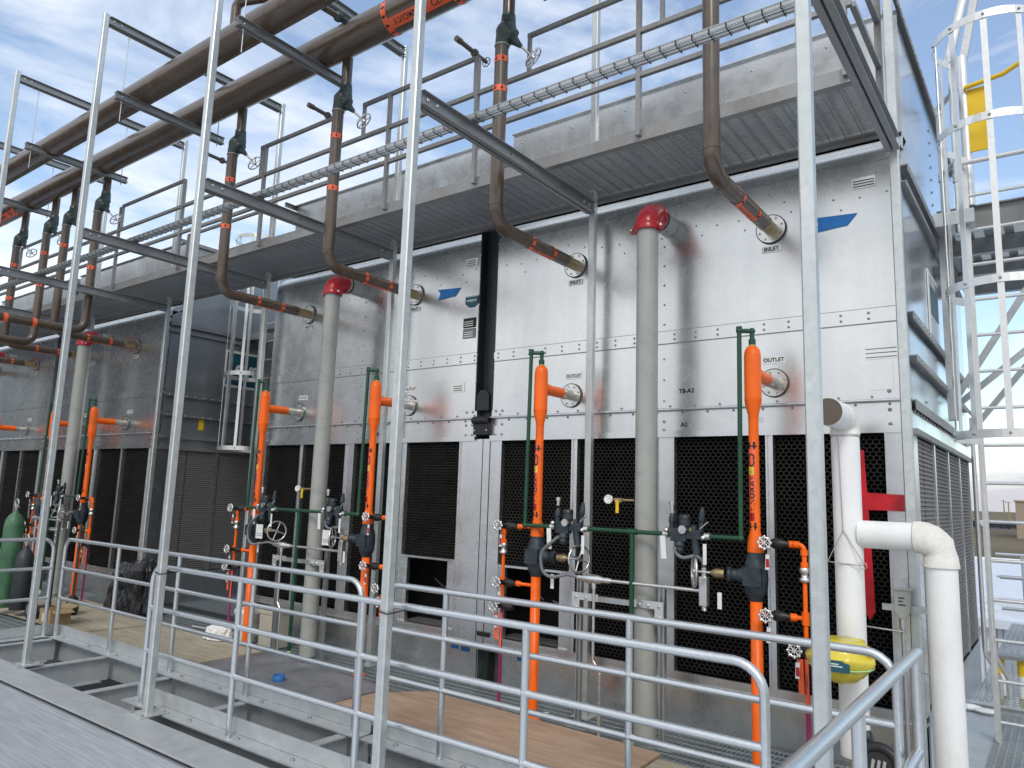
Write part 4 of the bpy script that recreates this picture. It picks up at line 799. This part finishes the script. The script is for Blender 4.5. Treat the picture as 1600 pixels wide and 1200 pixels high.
for x0, x1, z0, z1, tt in ((-4.96, -4.87, -1.52, -1.44, T1b), (-4.83, -4.73, -1.53, -1.46, T1b), (-4.15, -4.02, -1.52, -1.46, T1)): g = MB(); g.box(x0, x1, YF+.153, YF+.158, z0, z1); g.build('blue_tape', 'bluetape', tt)
# dark expansion gap
t = thing('gap_cover', (-4.525, YF, FZ), 'dark gap strip between the two halves of the near tower', 'gap strip')
g = MB(); g.box(-4.615, -4.435, YF+.08, YF+.10, .72, 2.72); g.box(-4.60, -4.45, YF+.2, YF+.22, FZ, -1.34); g.build('dark_back', 'dark', t)
g = MB(); g.box(-4.632, -4.616, YF-.02, YF+.1, .80, 2.70); g.box(-4.434, -4.428, YF-.01, YF+.1, .8, 2.70); g.prism([(-4.60, YF-.03, .80), (-4.45, YF-.03, .80), (-4.45, YF-.03, .95), (-4.49, YF-.03, 1.0), (-4.56, YF-.03, 1.0), (-4.60, YF-.03, .95)], (0, .03, 0)); g.box(-4.62, -4.43, YF-.045, YF+.02, .56, .74); g.cyl((-4.62, YF-.05, .70), (-4.43, YF-.05, .70), .035, 10); g.build('dark_bracket', 'black', t)
g = MB(); g.box(-4.62, -4.53, YF+.0, YF+.03, -1.40, .52); g.box(-4.52, -4.44, YF+.0, YF+.03, -1.40, .52); g.build('steel_mullion', 'casing', t)
g = MB(); rivets(g, [(-4.628, YF-.021, 1.1+.26*k) for k in range(6)], (0, -1, 0), .01); rivets(g, [(-4.6, YF-.051, .60), (-4.45, YF-.051, .6)], (0, -1, 0), .012); g.build('bolts', 'bare', t)
g = MB(); g.box(-4.62, -4.30, YF+.02, YF+.15, -1.36, -1.33); g.box(-4.5, -4.36, YF-.02, YF+.1, -1.32, -1.28); g.build('drain_bracket', 'black', t)
t = thing('gap_cover', (-14.52, YF, FZ), 'dark gap strip of the far left tower', 'gap strip'); g = MB(); g.box(-14.6, -14.45, YF+.03, YF+.05, -1.3, 2.7); g.build('dark_back', 'dark', t)
# sign on the far tower side, seen through the ladder cage
sgn = thing('maker_sign', (-10.72, 7.6, 1.9), 'teal company sign on the far tower side behind the ladder cage', 'sign')
g = MB(); g.box(-10.745, -10.735, 6.60, 7.95, 1.56, 2.16); g.build('border', 'lab', sgn); g = MB(); g.box(-10.735, -10.73, 6.63, 7.92, 1.60, 2.12); g.build('face', 'teal', sgn)
g = MB(); text(g, 'evapco', .34, (-10.7285, 7.26, 1.88), EY, EZ, .008); g.build('lettering', 'lab', sgn)
t = tag(MB().box(-10.745, -10.738, 6.25, 6.33, .82, .98).build('warning_sticker', 'yellow'), 'small yellow warning sticker on the far tower side', 'sticker')
sgn2 = thing('maker_sign', (-.79, 7.0, 1.9), 'peaked sign on the shaded right side of the near tower', 'sign')
g = MB(); g.box(-.797, -.790, 6.7, 7.3, 1.35, 1.95); g.build('border', 'lab', sgn2); g = MB(); g.box(-.790, -.787, 6.74, 7.26, 1.39, 1.91); g.build('face', 'side', sgn2); g = MB(); g.box(-.787, -.785, 6.78, 7.22, 1.58, 1.83); g.build('panel', 'teal', sgn2)
t = thing('bay_wall', (-9.4, 9.4, FZ), 'dark wall closing the bay between the near and far towers', 'wall'); g = MB(); g.box(-10.74, -8.07, 9.30, 9.34, FZ, 3.55); g.build('panel', 'slate', t)
t = thing('bay_guardrail', (-9.3, 5.6, 2.8), 'short inner guardrail above the ladder bay', 'guardrail')
for z in (3.25, 3.68): g = MB(); sqbar(g, (-10.3, 5.56, z), (-8.2, 5.56, z)); g.build('rail', 'plat', t)
for x in (-10.28, -8.22): g = MB(); sqbar(g, (x, 5.54, 2.74), (x, 5.54, 3.68)); g.build('post', 'plat', t)
# ================================================================== CAGED LADDERS
def caged_ladder(dx, label, z0, yl=7.10, xl=-.53, ztop=3.0, zh=(.55, 1.70, 2.99, 3.83)):
    t = thing('caged_ladder', (xl+dx, yl, z0), label, 'ladder', 'caged ladders on the tower sides')
    xr = xl+.50
    for x in (xl, xr): g = MB(); g.bar((x+dx, yl, z0), (x+dx, yl, ztop), .022, .065, (0, 1, 0)); g.bar((x+dx+(.02 if x == xl else -.02), yl, z0), (x+dx+(.02 if x == xl else -.02), yl, ztop), .02, .03, (0, 1, 0)); g.build('side_rail', 'alu', t)
    g = MB(); z = z0+.15
    while z < ztop: g = MB(); g.cyl((xl+dx, yl, z), (xr+dx, yl, z), .014, 10); g.build('rung', 'alu', t); z += .305
    cx, cy, R = (xl+xr)/2+dx, yl-.36, .39
    def hp(a): return (cx+R*sin(a), cy-R*cos(a)*1.0)
    angs = [radians(q) for q in (-112, -72, -36, 0, 36, 72, 112)]
    for z in zh:
        g = MB(); P = [(xl+dx, yl-.03)]+[hp(radians(q)) for q in range(-120, 121, 8)]+[(xr+dx, yl-.03)]
        for i in range(len(P)-1):
            a, b = P[i], P[i+1]; d = V((b[0]-a[0], b[1]-a[1], 0)).normalized(); n_ = V((d.y, -d.x, 0))*.003
            g.add([(a[0]-n_.x, a[1]-n_.y, z-.032), (b[0]-n_.x, b[1]-n_.y, z-.032), (b[0]-n_.x, b[1]-n_.y, z+.032), (a[0]-n_.x, a[1]-n_.y, z+.032), (a[0]+n_.x, a[1]+n_.y, z-.032), (b[0]+n_.x, b[1]+n_.y, z-.032), (b[0]+n_.x, b[1]+n_.y, z+.032), (a[0]+n_.x, a[1]+n_.y, z+.032)], [(0, 1, 2, 3), (7, 6, 5, 4), (3, 2, 6, 7), (0, 4, 5, 1)])
        g.build('cage_hoop', 'alu', t)
    for a in angs:
        x, y = cx+(R-.006)*sin(a), cy-(R-.006)*cos(a); g = MB(); tx, ty = cos(a), sin(a)
        g.bar((x, y, zh[0]), (x, y, zh[-1]), .045, .006, (-sin(a), cos(a), 0)) if 0 else g.prism([(x-tx*.022, y-ty*.022, zh[0]), (x+tx*.022, y+ty*.022, zh[0]), (x+tx*.022-sin(a)*.006, y+ty*.022+cos(a)*.006, zh[0]), (x-tx*.022-sin(a)*.006, y-ty*.022+cos(a)*.006, zh[0])], (0, 0, zh[-1]-zh[0])); g.build('cage_strip', 'alu', t)
        
    g = MB()
    for z in zh:
        for a in angs: hexnut(g, (cx+(R+.003)*sin(a), cy-(R+.003)*cos(a), z), (sin(a), -cos(a), 0), .011, .010)
    g.build('bolts', 'arm', t); return t
caged_ladder(0, 'caged aluminium ladder at the right edge beside the near tower', FZ+.0)
caged_ladder(-9.95, 'caged ladder in the bay between the near and far towers', FZ, ztop=2.9, zh=(.55, 1.70, 2.85, 3.9))
# upper side platform, braces, gate
def side_platform(dx, label, x1=1.6, y0=7.28, y1=9.6):
    t = thing('side_platform', (dx, y0, 2.5), label, 'platform', 'side platforms reached by the ladders'); a, b = -.76+dx, x1+dx
    g = MB(); g.box(a, b, y0, y0+.012, 2.42, 2.62); g.box(a, b, y0-.04, y0, 2.60, 2.612); g.build('front_beam', 'plat', t)
    g = MB()
    for y in (y0+.75, y0+1.5, y1): g.box(a, b, y-.04, y+.04, 2.40, 2.55)
    x = a+.1
    for x in (a+.02, a+.8, b-.05): g.box(x-.03, x+.03, y0+.01, y1, 2.44, 2.55)
    g.build('joists', 'arm', t)
    g = MB(); y = y0+.05
    while y < y1: g.box(a, b, y-.002, y+.002, 2.56, 2.59); y += .04
    x = a
    k = 0
    while x < b: g.box(x, x+.075, y0+.02, y1, 2.552+.001*(k % 2), 2.557+.001*(k % 2)); x += .155; k += 1
    g.build('grating', 'grate', t)
    g = MB(); g.prism([(a+.0, y0-.30, 2.38), (a+.30, y0-.30, 2.38), (a+.30, y0-.30, 2.50), (a, y0-.30, 2.50)], (0, .30, 0)); g.build('toe_bracket', 'galv', t)
    g = MB(); 
    for x, ya, yb_ in ((a+.30, y0+.1, y0+.1), (b-.3, y0+.1, y0+.1)): pass
    for q in (0, .8): g.bar((a+.04, y0+.2+q*.4, .95), (a+.95+q, y0+.2+q*.4, 2.42), .05, .05)
    g.bar((a+.04, y0+1.2, .72), (a+1.35, y0+1.2, 2.42), .05, .05)
    g.build('diagonal_brace', 'galv', t)
    g = MB(); g.box(a, a+.08, y0+.0, y0+.10, .75, 2.40); g.build('wall_post', 'galv', t)
    return t
side_platform(0, 'side platform with underside visible at the right edge'); side_platform(-9.95, 'side platform in the bay between the towers', x1=1.5)
# low pipe guard with elbow fittings beside the upper ladder end
t = thing('pipe_guard', (-.6, 7.0, 2.5), 'galvanised pipe guard with elbow fittings beside the top of the right ladder', 'guardrail')
for y, z0, z1 in ((7.25, 2.42, 3.55), (7.02, 2.3, 3.9)):
    xg = -.70 if y > 7.1 else -.57
    g = MB(); g.cyl((xg, y, z0), (xg, y, z1), .026, 14); g.build('post', 'alu', t); g = MB(); [g.lathe((xg, y, z), EZ, [(-.04, .034), (.04, .034)], 14) for z in (z0+.5, z1, z0+.05)]; g.build('fitting', 'steel2', t)
g = MB(); g.path([(-.70, 7.25, 3.5), (-.70, 7.25, 3.58), (-.57, 7.02, 3.58)], .024, 12, .03); g.cyl((-.70, 7.25, 2.95), (-.57, 7.02, 2.95), .022, 12); g.cyl((-.57, 7.02, 2.92), (1.2, 7.02, 2.92), .02, 12); g.build('cross_pipe', 'alu', t)
t = thing('safety_gate', (-.4, 7.2, 3.0), 'yellow self closing gate panel behind the right ladder cage', 'gate')
g = MB(); g.box(-.49, -.33, 7.19, 7.205, 3.08, 3.66); g.build('gate_panel', 'yellow', t); g = MB(); g.path([(-.49, 7.16, 3.67), (-.2, 7.14, 3.70), (.0, 7.1, 3.78), (.05, 7.08, 3.74)], .02, 10, .05); g.build('gate_arm', 'yellow', t)
g = MB(); g.cyl((-.50, 7.22, 2.6), (-.50, 7.22, 4.0), .04, 14); g.build('gate_post', 'alu', t)
t = thing('davit_brace', (-.3, 7.8, 4), 'round diagonal braces rising above the right ladder cage', 'brace')
g = MB(); g.cyl((-.62, 7.3, 4.0), (-.26, 7.3, 5.4), .04, 14); g.build('brace', 'alu', t); g = MB(); g.bar((-.55, 7.34, 3.75), (-.35, 7.34, 4.75), .06, .05); g.build('brace', 'galv', t)
t = thing('corner_post', (-.72, 8.9, FZ), 'bright vertical conduits on the back corner of the near tower', 'conduit')
g = MB(); [g.path([(-.7+q, 8.6, .9), (-.7+q, 8.6, -1.35), (-.6+q, 8.75, -1.6), (-.6+q, 8.75, FZ)], .02, 10, .1) for q in (0, .07)]; g.build('conduit', 'alu', t)
# ================================================================== WHITE INSULATED PIPES
t = thing('insulated_pipe', (-1.13, 5.15, -1.5), 'white insulated pipe with open cut end at its top and wire hanger', 'pipe', 'white insulated pipes')
wx, wy, wr = -1.125, 5.14, .086
def wrinkle(pts, r, seed=0, n=26, bend=.12, amp=.02):
    rnd = random.Random(seed); P = fillet(pts, bend); Q = []
    for i in range(len(P)-1):
        a, b = P[i], P[i+1]; k = max(1, int((b-a).length/.12))
        for j in range(k): Q.append(a.lerp(b, j/k))
    Q.append(P[-1]); g = MB(); g.sweep(Q, [r*(1+amp*rnd.uniform(-1, 1)) for _ in Q], n); return g
wrinkle([(wx, wy, -1.52), (wx, wy, .46)], wr, 1, amp=.008).build('vertical_jacket', 'white', t)
wrinkle([(wx, wy, .45), (wx, wy, .56), (wx, wy-.12, .56)], wr+.003, 2, bend=.09, amp=.03).build('elbow', 'mastic', t)
wrinkle([(wx, wy-.11, .56), (wx-.005, wy-.40, .56)], wr, 3, amp=.003).build('horizontal_jacket', 'white', t)
g = MB(); g.lathe((wx-.005, wy-.4005, .56), EY, [(0, wr-.002), (-.002, wr-.002)], 28); g.build('cut_end', 'brown', t)
g = MB(); g.torus((wx, wy, .44), EZ, wr+.002, .003, 26, 5); g.path([(wx-.02, wy-.13, .43), (wx-.02, wy-.095, .38), (wx-.01, wy-.095, -.16), (wx-.11, wy-.09, -.36), (wx+.11, wy-.09, -.37), (wx-.008, wy-.095, -.16)], .003, 6, .01); g.torus((wx+.10, wy-.09, -.37), EY, .02, .003, 12, 5); g.build('hanger_wire', 'bare', t)
g = MB(); g.cyl((wx, wy, FZ), (wx, wy, -1.5), .03, 12); g.lathe((wx, wy, FZ+.05), EZ, [(0, .05), (.06, .05)], 10); g.build('bare_pipe', 'yellow', t)
t = thing('insulated_pipe', (-.62, 5.14, FZ), 'white insulated pipe with rough elbow, dropping at the far right', 'pipe', 'white insulated pipes')
wrinkle([(wx+wr-.02, wy, -.18), (-.74, wy, -.18)], wr, 4, amp=.006).build('horizontal_jacket', 'white', t)
wrinkle([(-.75, wy, -.18), (-.615, wy, -.18), (-.615, wy, -.35)], wr+.006, 5, bend=.11, amp=.085).build('elbow', 'mastic', t)
wrinkle([(-.615, wy, -.34), (-.615, wy, FZ-.1)], wr, 6, amp=.006).build('vertical_jacket', 'white', t)
g = MB(); g.torus((-.615, wy, -.345), EZ, wr+.004, .003, 26, 5); g.torus((-.75, wy, -.18), EX, wr+.003, .003, 26, 5); g.build('jacket_wire', 'bare', t)
# yellow covered basin, black lamp, junction box, red tape
t = thing('eyewash_basin', (-1.0, 4.9, -.9), 'yellow plastic covered basin hanging behind the rightmost front post', 'eyewash basin')
bc = V((-1.125, 4.83, -.885)); g = MB()
g.lathe(bc, EZ, [(-.145, .02), (-.142, .065), (-.12, .112), (-.08, .155), (-.03, .180), (-.005, .190), (.008, .186), (.03, .160), (.06, .145), (.09, .138), (.10, .11), (.092, .02)], 40)
from mathutils import noise as _nz
g.v = [tuple(V(p)+V((_nz.noise(V(p)*17), _nz.noise(V(p)*15+V((5, 0, 0))), _nz.noise(V(p)*14+V((0, 9, 0)))))*.016) for p in g.v]; o = g.build('basin_cover', 'cover', t)
g = MB(); wrapstrip(g, bc, .188, -.06, .005, radians(-100), radians(-62), EZ, EX, EY); m = g.build('blue_label', 'teal', o); g = MB(); [wrapstrip(g, bc, .1892, z_, z_+.006, radians(-92), radians(-92+q), EZ, EX, EY, 4) for z_, q in ((-.03, 18), (-.018, 12))]; 
g.build('lettering', 'lab', m); g = MB(); g.torus(bc+V((0, 0, -.05)), EZ, .179, .004, 28, 6); g.build('rim_seam', 'tip', o)
g = MB(); g.path([bc+V((.12, -.08, .05)), bc+V((.16, -.1, .09)), bc+V((.19, -.06, .06)), bc+V((.17, -.03, .02))], .012, 8, .02); g.build('tie_tail', 'yellow', o)
g = MB(); g.path([bc+V((0, 0, -.1)), bc+V((0, .30, -.12)), bc+V((0, .30, -.9))], .02, 10, .05); g.build('pipe_arm', 'galv', t)
t = thing('round_lamp', (-1.0, 4.6, -1.45), 'round black lamp housing low behind the thick handrail', 'lamp')
lc = V((-.845, 4.33, -1.31)); n_ = V((.05, -1, .25)).normalized(); g = MB(); g.lathe(lc, n_, [(-.16, .05), (-.13, .10), (-.06, .118), (0, .118), (.012, .105), (.014, .075), (.004, .07)], 28); g.build('housing', 'black', t)
g = MB(); g.torus(lc+n_*.008, n_, .098, .003, 20, 5, .3, 1.7); text(g, 'ZX', .05, lc+n_*.018, EX, n_.cross(V(EX)) if 0 else V((0, .25, 1)), .001) if 0 else None; g.build('reflection_ring', 'lab', t)
g = MB(); u = V((0, .24, .97)); [g.prism([lc+n_*.006+V((q, 0, 0))-u*.03, lc+n_*.006+V((q+.014, 0, 0))-u*.026, lc+n_*.006+V((q+.022, 0, 0))+u*.03, lc+n_*.006+V((q+.008, 0, 0))+u*.034], n_*.003) for q in (-.035, -.008, .018)]; g.build('logo_marks', 'bare', t)
g = MB(); g.cyl(lc-n_*.1, (-.95, 4.7, -1.3), .022, 10); g.path([(-.95, 4.7, -1.3), (-1.0, 4.9, -1.3), (-1.0, 4.9, FZ)], .02, 10, .05); g.build('bracket', 'black', t)
t = thing('junction_box', (-.87, 5.37, -.62), 'small gray junction box on strut beside the corner post', 'junction box')
g = MB(); g.prism([(-.915, 5.33, -.52), (-.815, 5.33, -.52), (-.825, 5.33, -.66), (-.85, 5.33, -.70), (-.885, 5.33, -.70), (-.91, 5.33, -.65)][::-1], (0, .05, 0)); g.box(-.925, -.805, 5.322, 5.385, -.525, -.510); g.build('box', 'hose' if 0 else 'grayp', t, bevel=.004)
g = MB(); [g.box(-.885, -.885+l_, 5.3285, 5.3295, z, z+.008) for z, l_ in ((-.575, .035), (-.595, .025), (-.617, .04))]; g.build('hand_marks', 'ink', t)
g = MB(); g.cyl((-.868, 5.35, -.70), (-.868, 5.35, -1.6), .013, 10); g.cyl((-.868, 5.35, -.70), (-.868, 5.35, -.76), .02, 10); g.build('conduit', 'galv', t)
g = MB(); g.box(-.99, -.72, 5.385, 5.405, -.66, -.62); g.cyl((-1.15, 5.32, -.765), (-.86, 5.32, -.775), .006, 8); g.cyl((-.87, 5.33, -1.0), (-.70, 5.33, -1.01), .006, 8); g.build('strut', 'galv', t)
t = thing('red_tape', (-1.0, YF-.02, 0), 'red tape cross on the louvers at the right corner', 'tape')
g = MB(); g.prism([(-1.165, YF-.03, .38), (-1.10, YF-.03, .38), (-1.075, YF-.03, -.3), (-1.065, YF-.03, -.70), (-1.10, YF-.03, -.76), (-1.135, YF-.03, -.70), (-1.14, YF-.03, -.1)][::-1], (0, .003, 0)); g.build('vertical_strip', 'redtape', t)
g = MB(); g.prism([(-1.15, YF-.034, .09), (-.81, YF-.034, .075), (-.81, YF-.034, -.03), (-1.14, YF-.034, -.03)][::-1], (0, .003, 0)); g.build('horizontal_strip', 'redtape', t)
# ================================================================== RIGHT BACKGROUND FLOOR
g = MB(); g.box(-.60, 1.4, 1.0, 8.2, FZ-.36, FZ-.35); tag(g.build('side_floor', 'beam'), kind='structure')
g = grating('r', -.56, 1.3, 5.9, 8.1, FZ-.0, pitch=.05, cross=.05); struct('side_grating', g, 'grate')
g = MB(); g.box(-.86, -.56, 5.75, 8.15, FZ-.02, FZ-.004); tag(g.build('floor_plate', 'beam'), 'plain gray floor plate between the tower and side grating', 'floor plate')
t = thing('kick_plate', (0, 8.2, FZ), 'kick plate at the foot of the distant walkway, right edge', 'kick plate'); g = MB(); g.box(-.85, 1.4, 8.2, 8.215, FZ-.22, FZ+.03); g.box(-.85, 1.4, 8.17, 8.24, FZ+.03, FZ+.04); g.build('toe_board', 'beam', t)
g = grating('r2', -.8, 1.4, 8.3, 14.5, FZ, pitch=.06, cross=.1); struct('rear_grating', g, 'grate')
rail_run('distant guardrail behind the ladder at the right edge', [-.3, 1.0], 9.8, -.62, 1.4, -.72, (-1.05, -1.4), 0, 0, 'distant guardrails')
rail_run('farthest guardrail seen between the ladder rungs', [-.6, 1.0], 14.4, -.95, 1.4, -.70, (-1.05, -1.4), 0, 0, 'distant guardrails')
t = thing('pallet_rack', (-.3, 11, FZ), 'yellow and white pipes stored below the far grating at lower right', 'pipe rack')
for k in range(5): g = MB(); x = -.62+k*.2; g.cyl((x, 8.9, FZ-.12), (x, 8.9, FZ+.35), .05, 12); g.build('yellow_pipe', 'yellow', t); g = MB(); g.cyl((x, 8.9, FZ+.0), (x, 8.9, FZ+.20), .053, 12); g.build('white_sleeve', 'white', t)
g = MB(); g.box(-.7, .5, 8.8, 9.0, FZ+.35, FZ+.38); g.build('shelf', 'plat', t)
g = MB(); g.sphere((-.78, 8.0, FZ+.03), .06, 10, 6, (1.6, .9, .45)); g.sphere((-.66, 7.95, FZ+.03), .07, 10, 6, (1.5, .8, .3)); tag(g.build('rag', 'white'), 'crumpled white rag on the side grating by the ladder foot', 'rag')
# unseen dark block added left of the frame to darken the far tower's reflections
t = thing('reflection_block', (-28, -3, -3.9), 'unseen dark ribbed block added beyond the left edge to darken reflections', 'building')
g = MB(); g.box(-46, -21.0, -8, -2.0, -3.9, 6.4); g.build('wall', 'slate', t)
g = MB()
for k in range(50): g.box(-46+k*.5, -46+k*.5+.2, -1.999, -1.95, -3.9, 6.2)
g.build('ribs', 'slate', t)
for x, lab in ((-4.07, 'small dark valve on the rail left of the second orange banded drop'), (-6.12, 'small dark valve on the upper rail above the fourth post'), (-8.12, 'small dark valve on the upper rail behind the third post')):
    t = thing('rail_valve', (x, 4.7, 3.93), lab, 'valve', 'small valves above the platform rail')
    g = MB(); g.cyl((x, 4.50, 3.97), (x, 4.72, 3.965), .022, 10); g.cyl((x, 4.72, 3.965), (x, 4.86, 3.965), .018, 10); g.sphere((x, 4.70, 3.965), .04); g.cyl((x, 4.44, 3.97), (x, 4.51, 3.97), .028, 8); g.build('valve_body', 'brown', t)
    g = MB(); g.wheel((x, 4.87, 3.965), EY, .045, .005, 5, .012); g.build('handwheel', 'arm', t)
# ================================================================== LEFT CORNER CLUTTER
def gas_bottle(x, y, R, h, mat, label, capm='cyl'):
    t = thing('gas_cylinder', (x, y, FZ), label, 'gas cylinder'); z = FZ+.12
    g = MB(); g.lathe((x, y, z), EZ, [(0, R*.96), (.01, R), (h-.18, R), (h-.10, R*.9), (h-.04, R*.62), (h, R*.3), (h+.03, R*.27)], 26); g.build('bottle', mat, t)
    g = MB(); g.cyl((x, y, z+h+.02), (x, y, z+h+.10), .018, 10); g.lathe((x, y, z+h+.03), EZ, [(0, .05), (.01, .055), (.14, .05), (.17, .02)], 12) if capm == 'cap' else g.torus((x, y, z+h+.12), EY, .05, .012, 16, 6); g.cyl((x-.06, y, z+h+.07), (x+.06, y, z+h+.07), .014, 8); g.build('cylinder_valve', 'bare', t)
gas_bottle(-11.05, 4.0, .115, 1.20, 'cyl', 'tall green gas cylinder at the left edge behind the rail')
gas_bottle(-10.72, 4.05, .11, .76, 'slate', 'shorter dark gas cylinder beside the tall green one')
t = thing('hand_cart', (-10.6, 4.2, FZ), 'dark cylinder cart with rubber wheel at the left edge', 'cart')
g = MB(); g.box(-10.95, -10.3, 4.15, 4.5, FZ+.09, FZ+.115); g.box(-10.95, -10.25, 4.10, 4.14, FZ+.52, FZ+.60); g.cyl((-10.95, 4.5, FZ+.1), (-10.95, 4.5, FZ+1.2), .018, 8); g.cyl((-10.3, 4.5, FZ+.1), (-10.3, 4.5, FZ+1.2), .018, 8); g.build('frame', 'gvalve', t)
for y in (4.08, 4.56):
    g = MB(); g.torus((-10.42, y, FZ+.15), EY, .105, .035, 22, 8); w_ = g.build('wheel', 'rubber', t); g = MB(); g.cyl((-10.42, y-.03, FZ+.15), (-10.42, y+.03, FZ+.15), .075, 16); g.build('rim', 'bare', w_)
t = thing('cardboard_box', (-9.95, 4.2, FZ), 'small open cardboard box on the plywood at left', 'box')
g = MB(); bx0, bx1, by0, by1, bz0, bz1 = -10.02, -9.72, 4.02, 4.25, FZ+.045, FZ+.22
g.box(bx0, bx1, by0, by0+.005, bz0, bz1); g.box(bx0, bx1, by1-.005, by1, bz0, bz1); g.box(bx0, bx0+.005, by0+.005, by1-.005, bz0, bz1); g.box(bx1-.005, bx1, by0+.005, by1-.005, bz0, bz1); g.box(bx0, bx1, by0, by1, bz0-.004, bz0); g.build('carton', 'card', t)
g = MB(); g.prism([(bx1, by0, bz1), (bx1+.1, by0, bz1-.03), (bx1+.1, by1, bz1-.03), (bx1, by1, bz1)], (0, 0, .003)); g.prism([(bx0, by1, bz1), (bx1, by1, bz1), (bx1, by1+.09, bz1+.03), (bx0, by1+.09, bz1+.03)], (0, 0, .003)); g.build('flap', 'card', t)
g = MB(); g.box(bx0+.08, bx0+.2, by0-.002, by0-.0005, bz0+.03, bz0+.13); g.build('shipping_label', 'lab', t)
# crumpled black bag
def bag(c, sx, sy, h, seed, name, mat, label, cat):
    from mathutils import noise
    c = V(c); vs = []; fs = []; n, m = 64, 34
    for i in range(m+1):
        v = i/m; rr = (1-.22*v)*(1 if v < .82 else 1-(v-.82)*2.6)*min(1, .75+v*3)
        for k in range(n):
            a = 2*pi*k/n; d = noise.fractal(V((cos(a)*2.0, sin(a)*2.0, v*1.6+seed)), 1.0, 2.0, 4)*.20+.05*abs(noise.noise(V((cos(a)*5, sin(a)*5, v*2+seed))))
            q = rr*(1+d); vs.append(c+V((cos(a)*sx*q, sin(a)*sy*q, h*v+.06*h*noise.noise(V((a, v*5, seed)))*v)))
    vs.append(c+V((0, 0, h*.93)))
    for i in range(m):
        for k in range(n): fs.append((i*n+k, i*n+(k+1) % n, (i+1)*n+(k+1) % n, (i+1)*n+k))
    for k in range(n): fs.append((m*n+k, m*n+(k+1) % n, len(vs)-1))
    g = MB(); g.add(vs, fs, False); return tag(g.build(name, mat), label, cat)
bag((-10.28, 5.2, FZ+.02), .36, .24, .66, 3.3, 'refuse_bag', 'bag', 'bulging black refuse bag by the far tower corner', 'bag')
bag((-9.85, 5.16, FZ+.02), .24, .2, .72, 8.1, 'refuse_bag', 'bag', 'taller crumpled black bag at the right of the bulging one', 'bag')
g = MB(); g.cyl((-8.6, 5.18, FZ+.05), (-7.5, 5.3, FZ+.05), .02, 10); tag(g.build('loose_conduit', 'steel2'), 'loose steel conduit length lying by the black bags', 'conduit')
g = MB(); g.box(-8.55, -7.65, 5.05, 5.13, FZ+.005, FZ+.03); tag(g.build('wood_batten', 'ply'), 'thin reddish wood batten lying beside the pale plywood', 'batten')
t = thing('paint_bucket', (-7.6, 5.2, FZ), 'white bucket behind the leftmost near riser', 'bucket'); g = MB(); g.lathe((-7.62, 5.26, FZ+.01), EZ, [(0, .12), (.30, .145), (.31, .155), (.35, .155), (.36, .14)], 24); g.build('pail', 'lab', t); g = MB(); g.torus((-7.62, 5.26, FZ+.24), (0, .35, 1), .15, .003, 24, 5); g.build('handle', 'bare', t)
t = thing('plastic_crate', (-7.15, 5.3, FZ), 'off white crate between the leftmost riser and the strut rack', 'crate'); g = MB(); g.box(-7.32, -7.0, 5.2, 5.42, FZ+.01, FZ+.40); g.build('crate_body', 'cratep', t, bevel=.01); g = MB(); g.box(-7.325, -6.995, 5.19, 5.425, FZ+.36, FZ+.405); g.build('rim', 'cratep', t, bevel=.004)
bag((-7.85, 5.05, FZ+.02), .2, .13, .16, 5.2, 'plastic_wrap', 'white', 'crumpled clear white plastic beside the white bucket', 'plastic')
g = MB(); g.lathe((-5.86, 4.42, FZ+.017), EZ, [(0, .055), (.05, .055), (.0501, .036), (.002, .036)], 24); tag(g.build('tape_roll', 'bluetape'), 'roll of blue tape left on the gray floor board', 'tape')
for x, y, w_, lab in ((-3.55, 5.3, .05, 'small white paper scrap on the grating behind the left riser'), (-3.2, 5.2, .04, 'smaller white scrap on the grating near the gray pipe')): g = MB(); g.prism([(x, y, FZ+.003), (x+w_, y+.01, FZ+.003), (x+w_, y+.03, FZ+.006), (x, y+.03, FZ+.003)], (0, 0, .002)); tag(g.build('paper_scrap', 'lab'), lab, 'scrap')
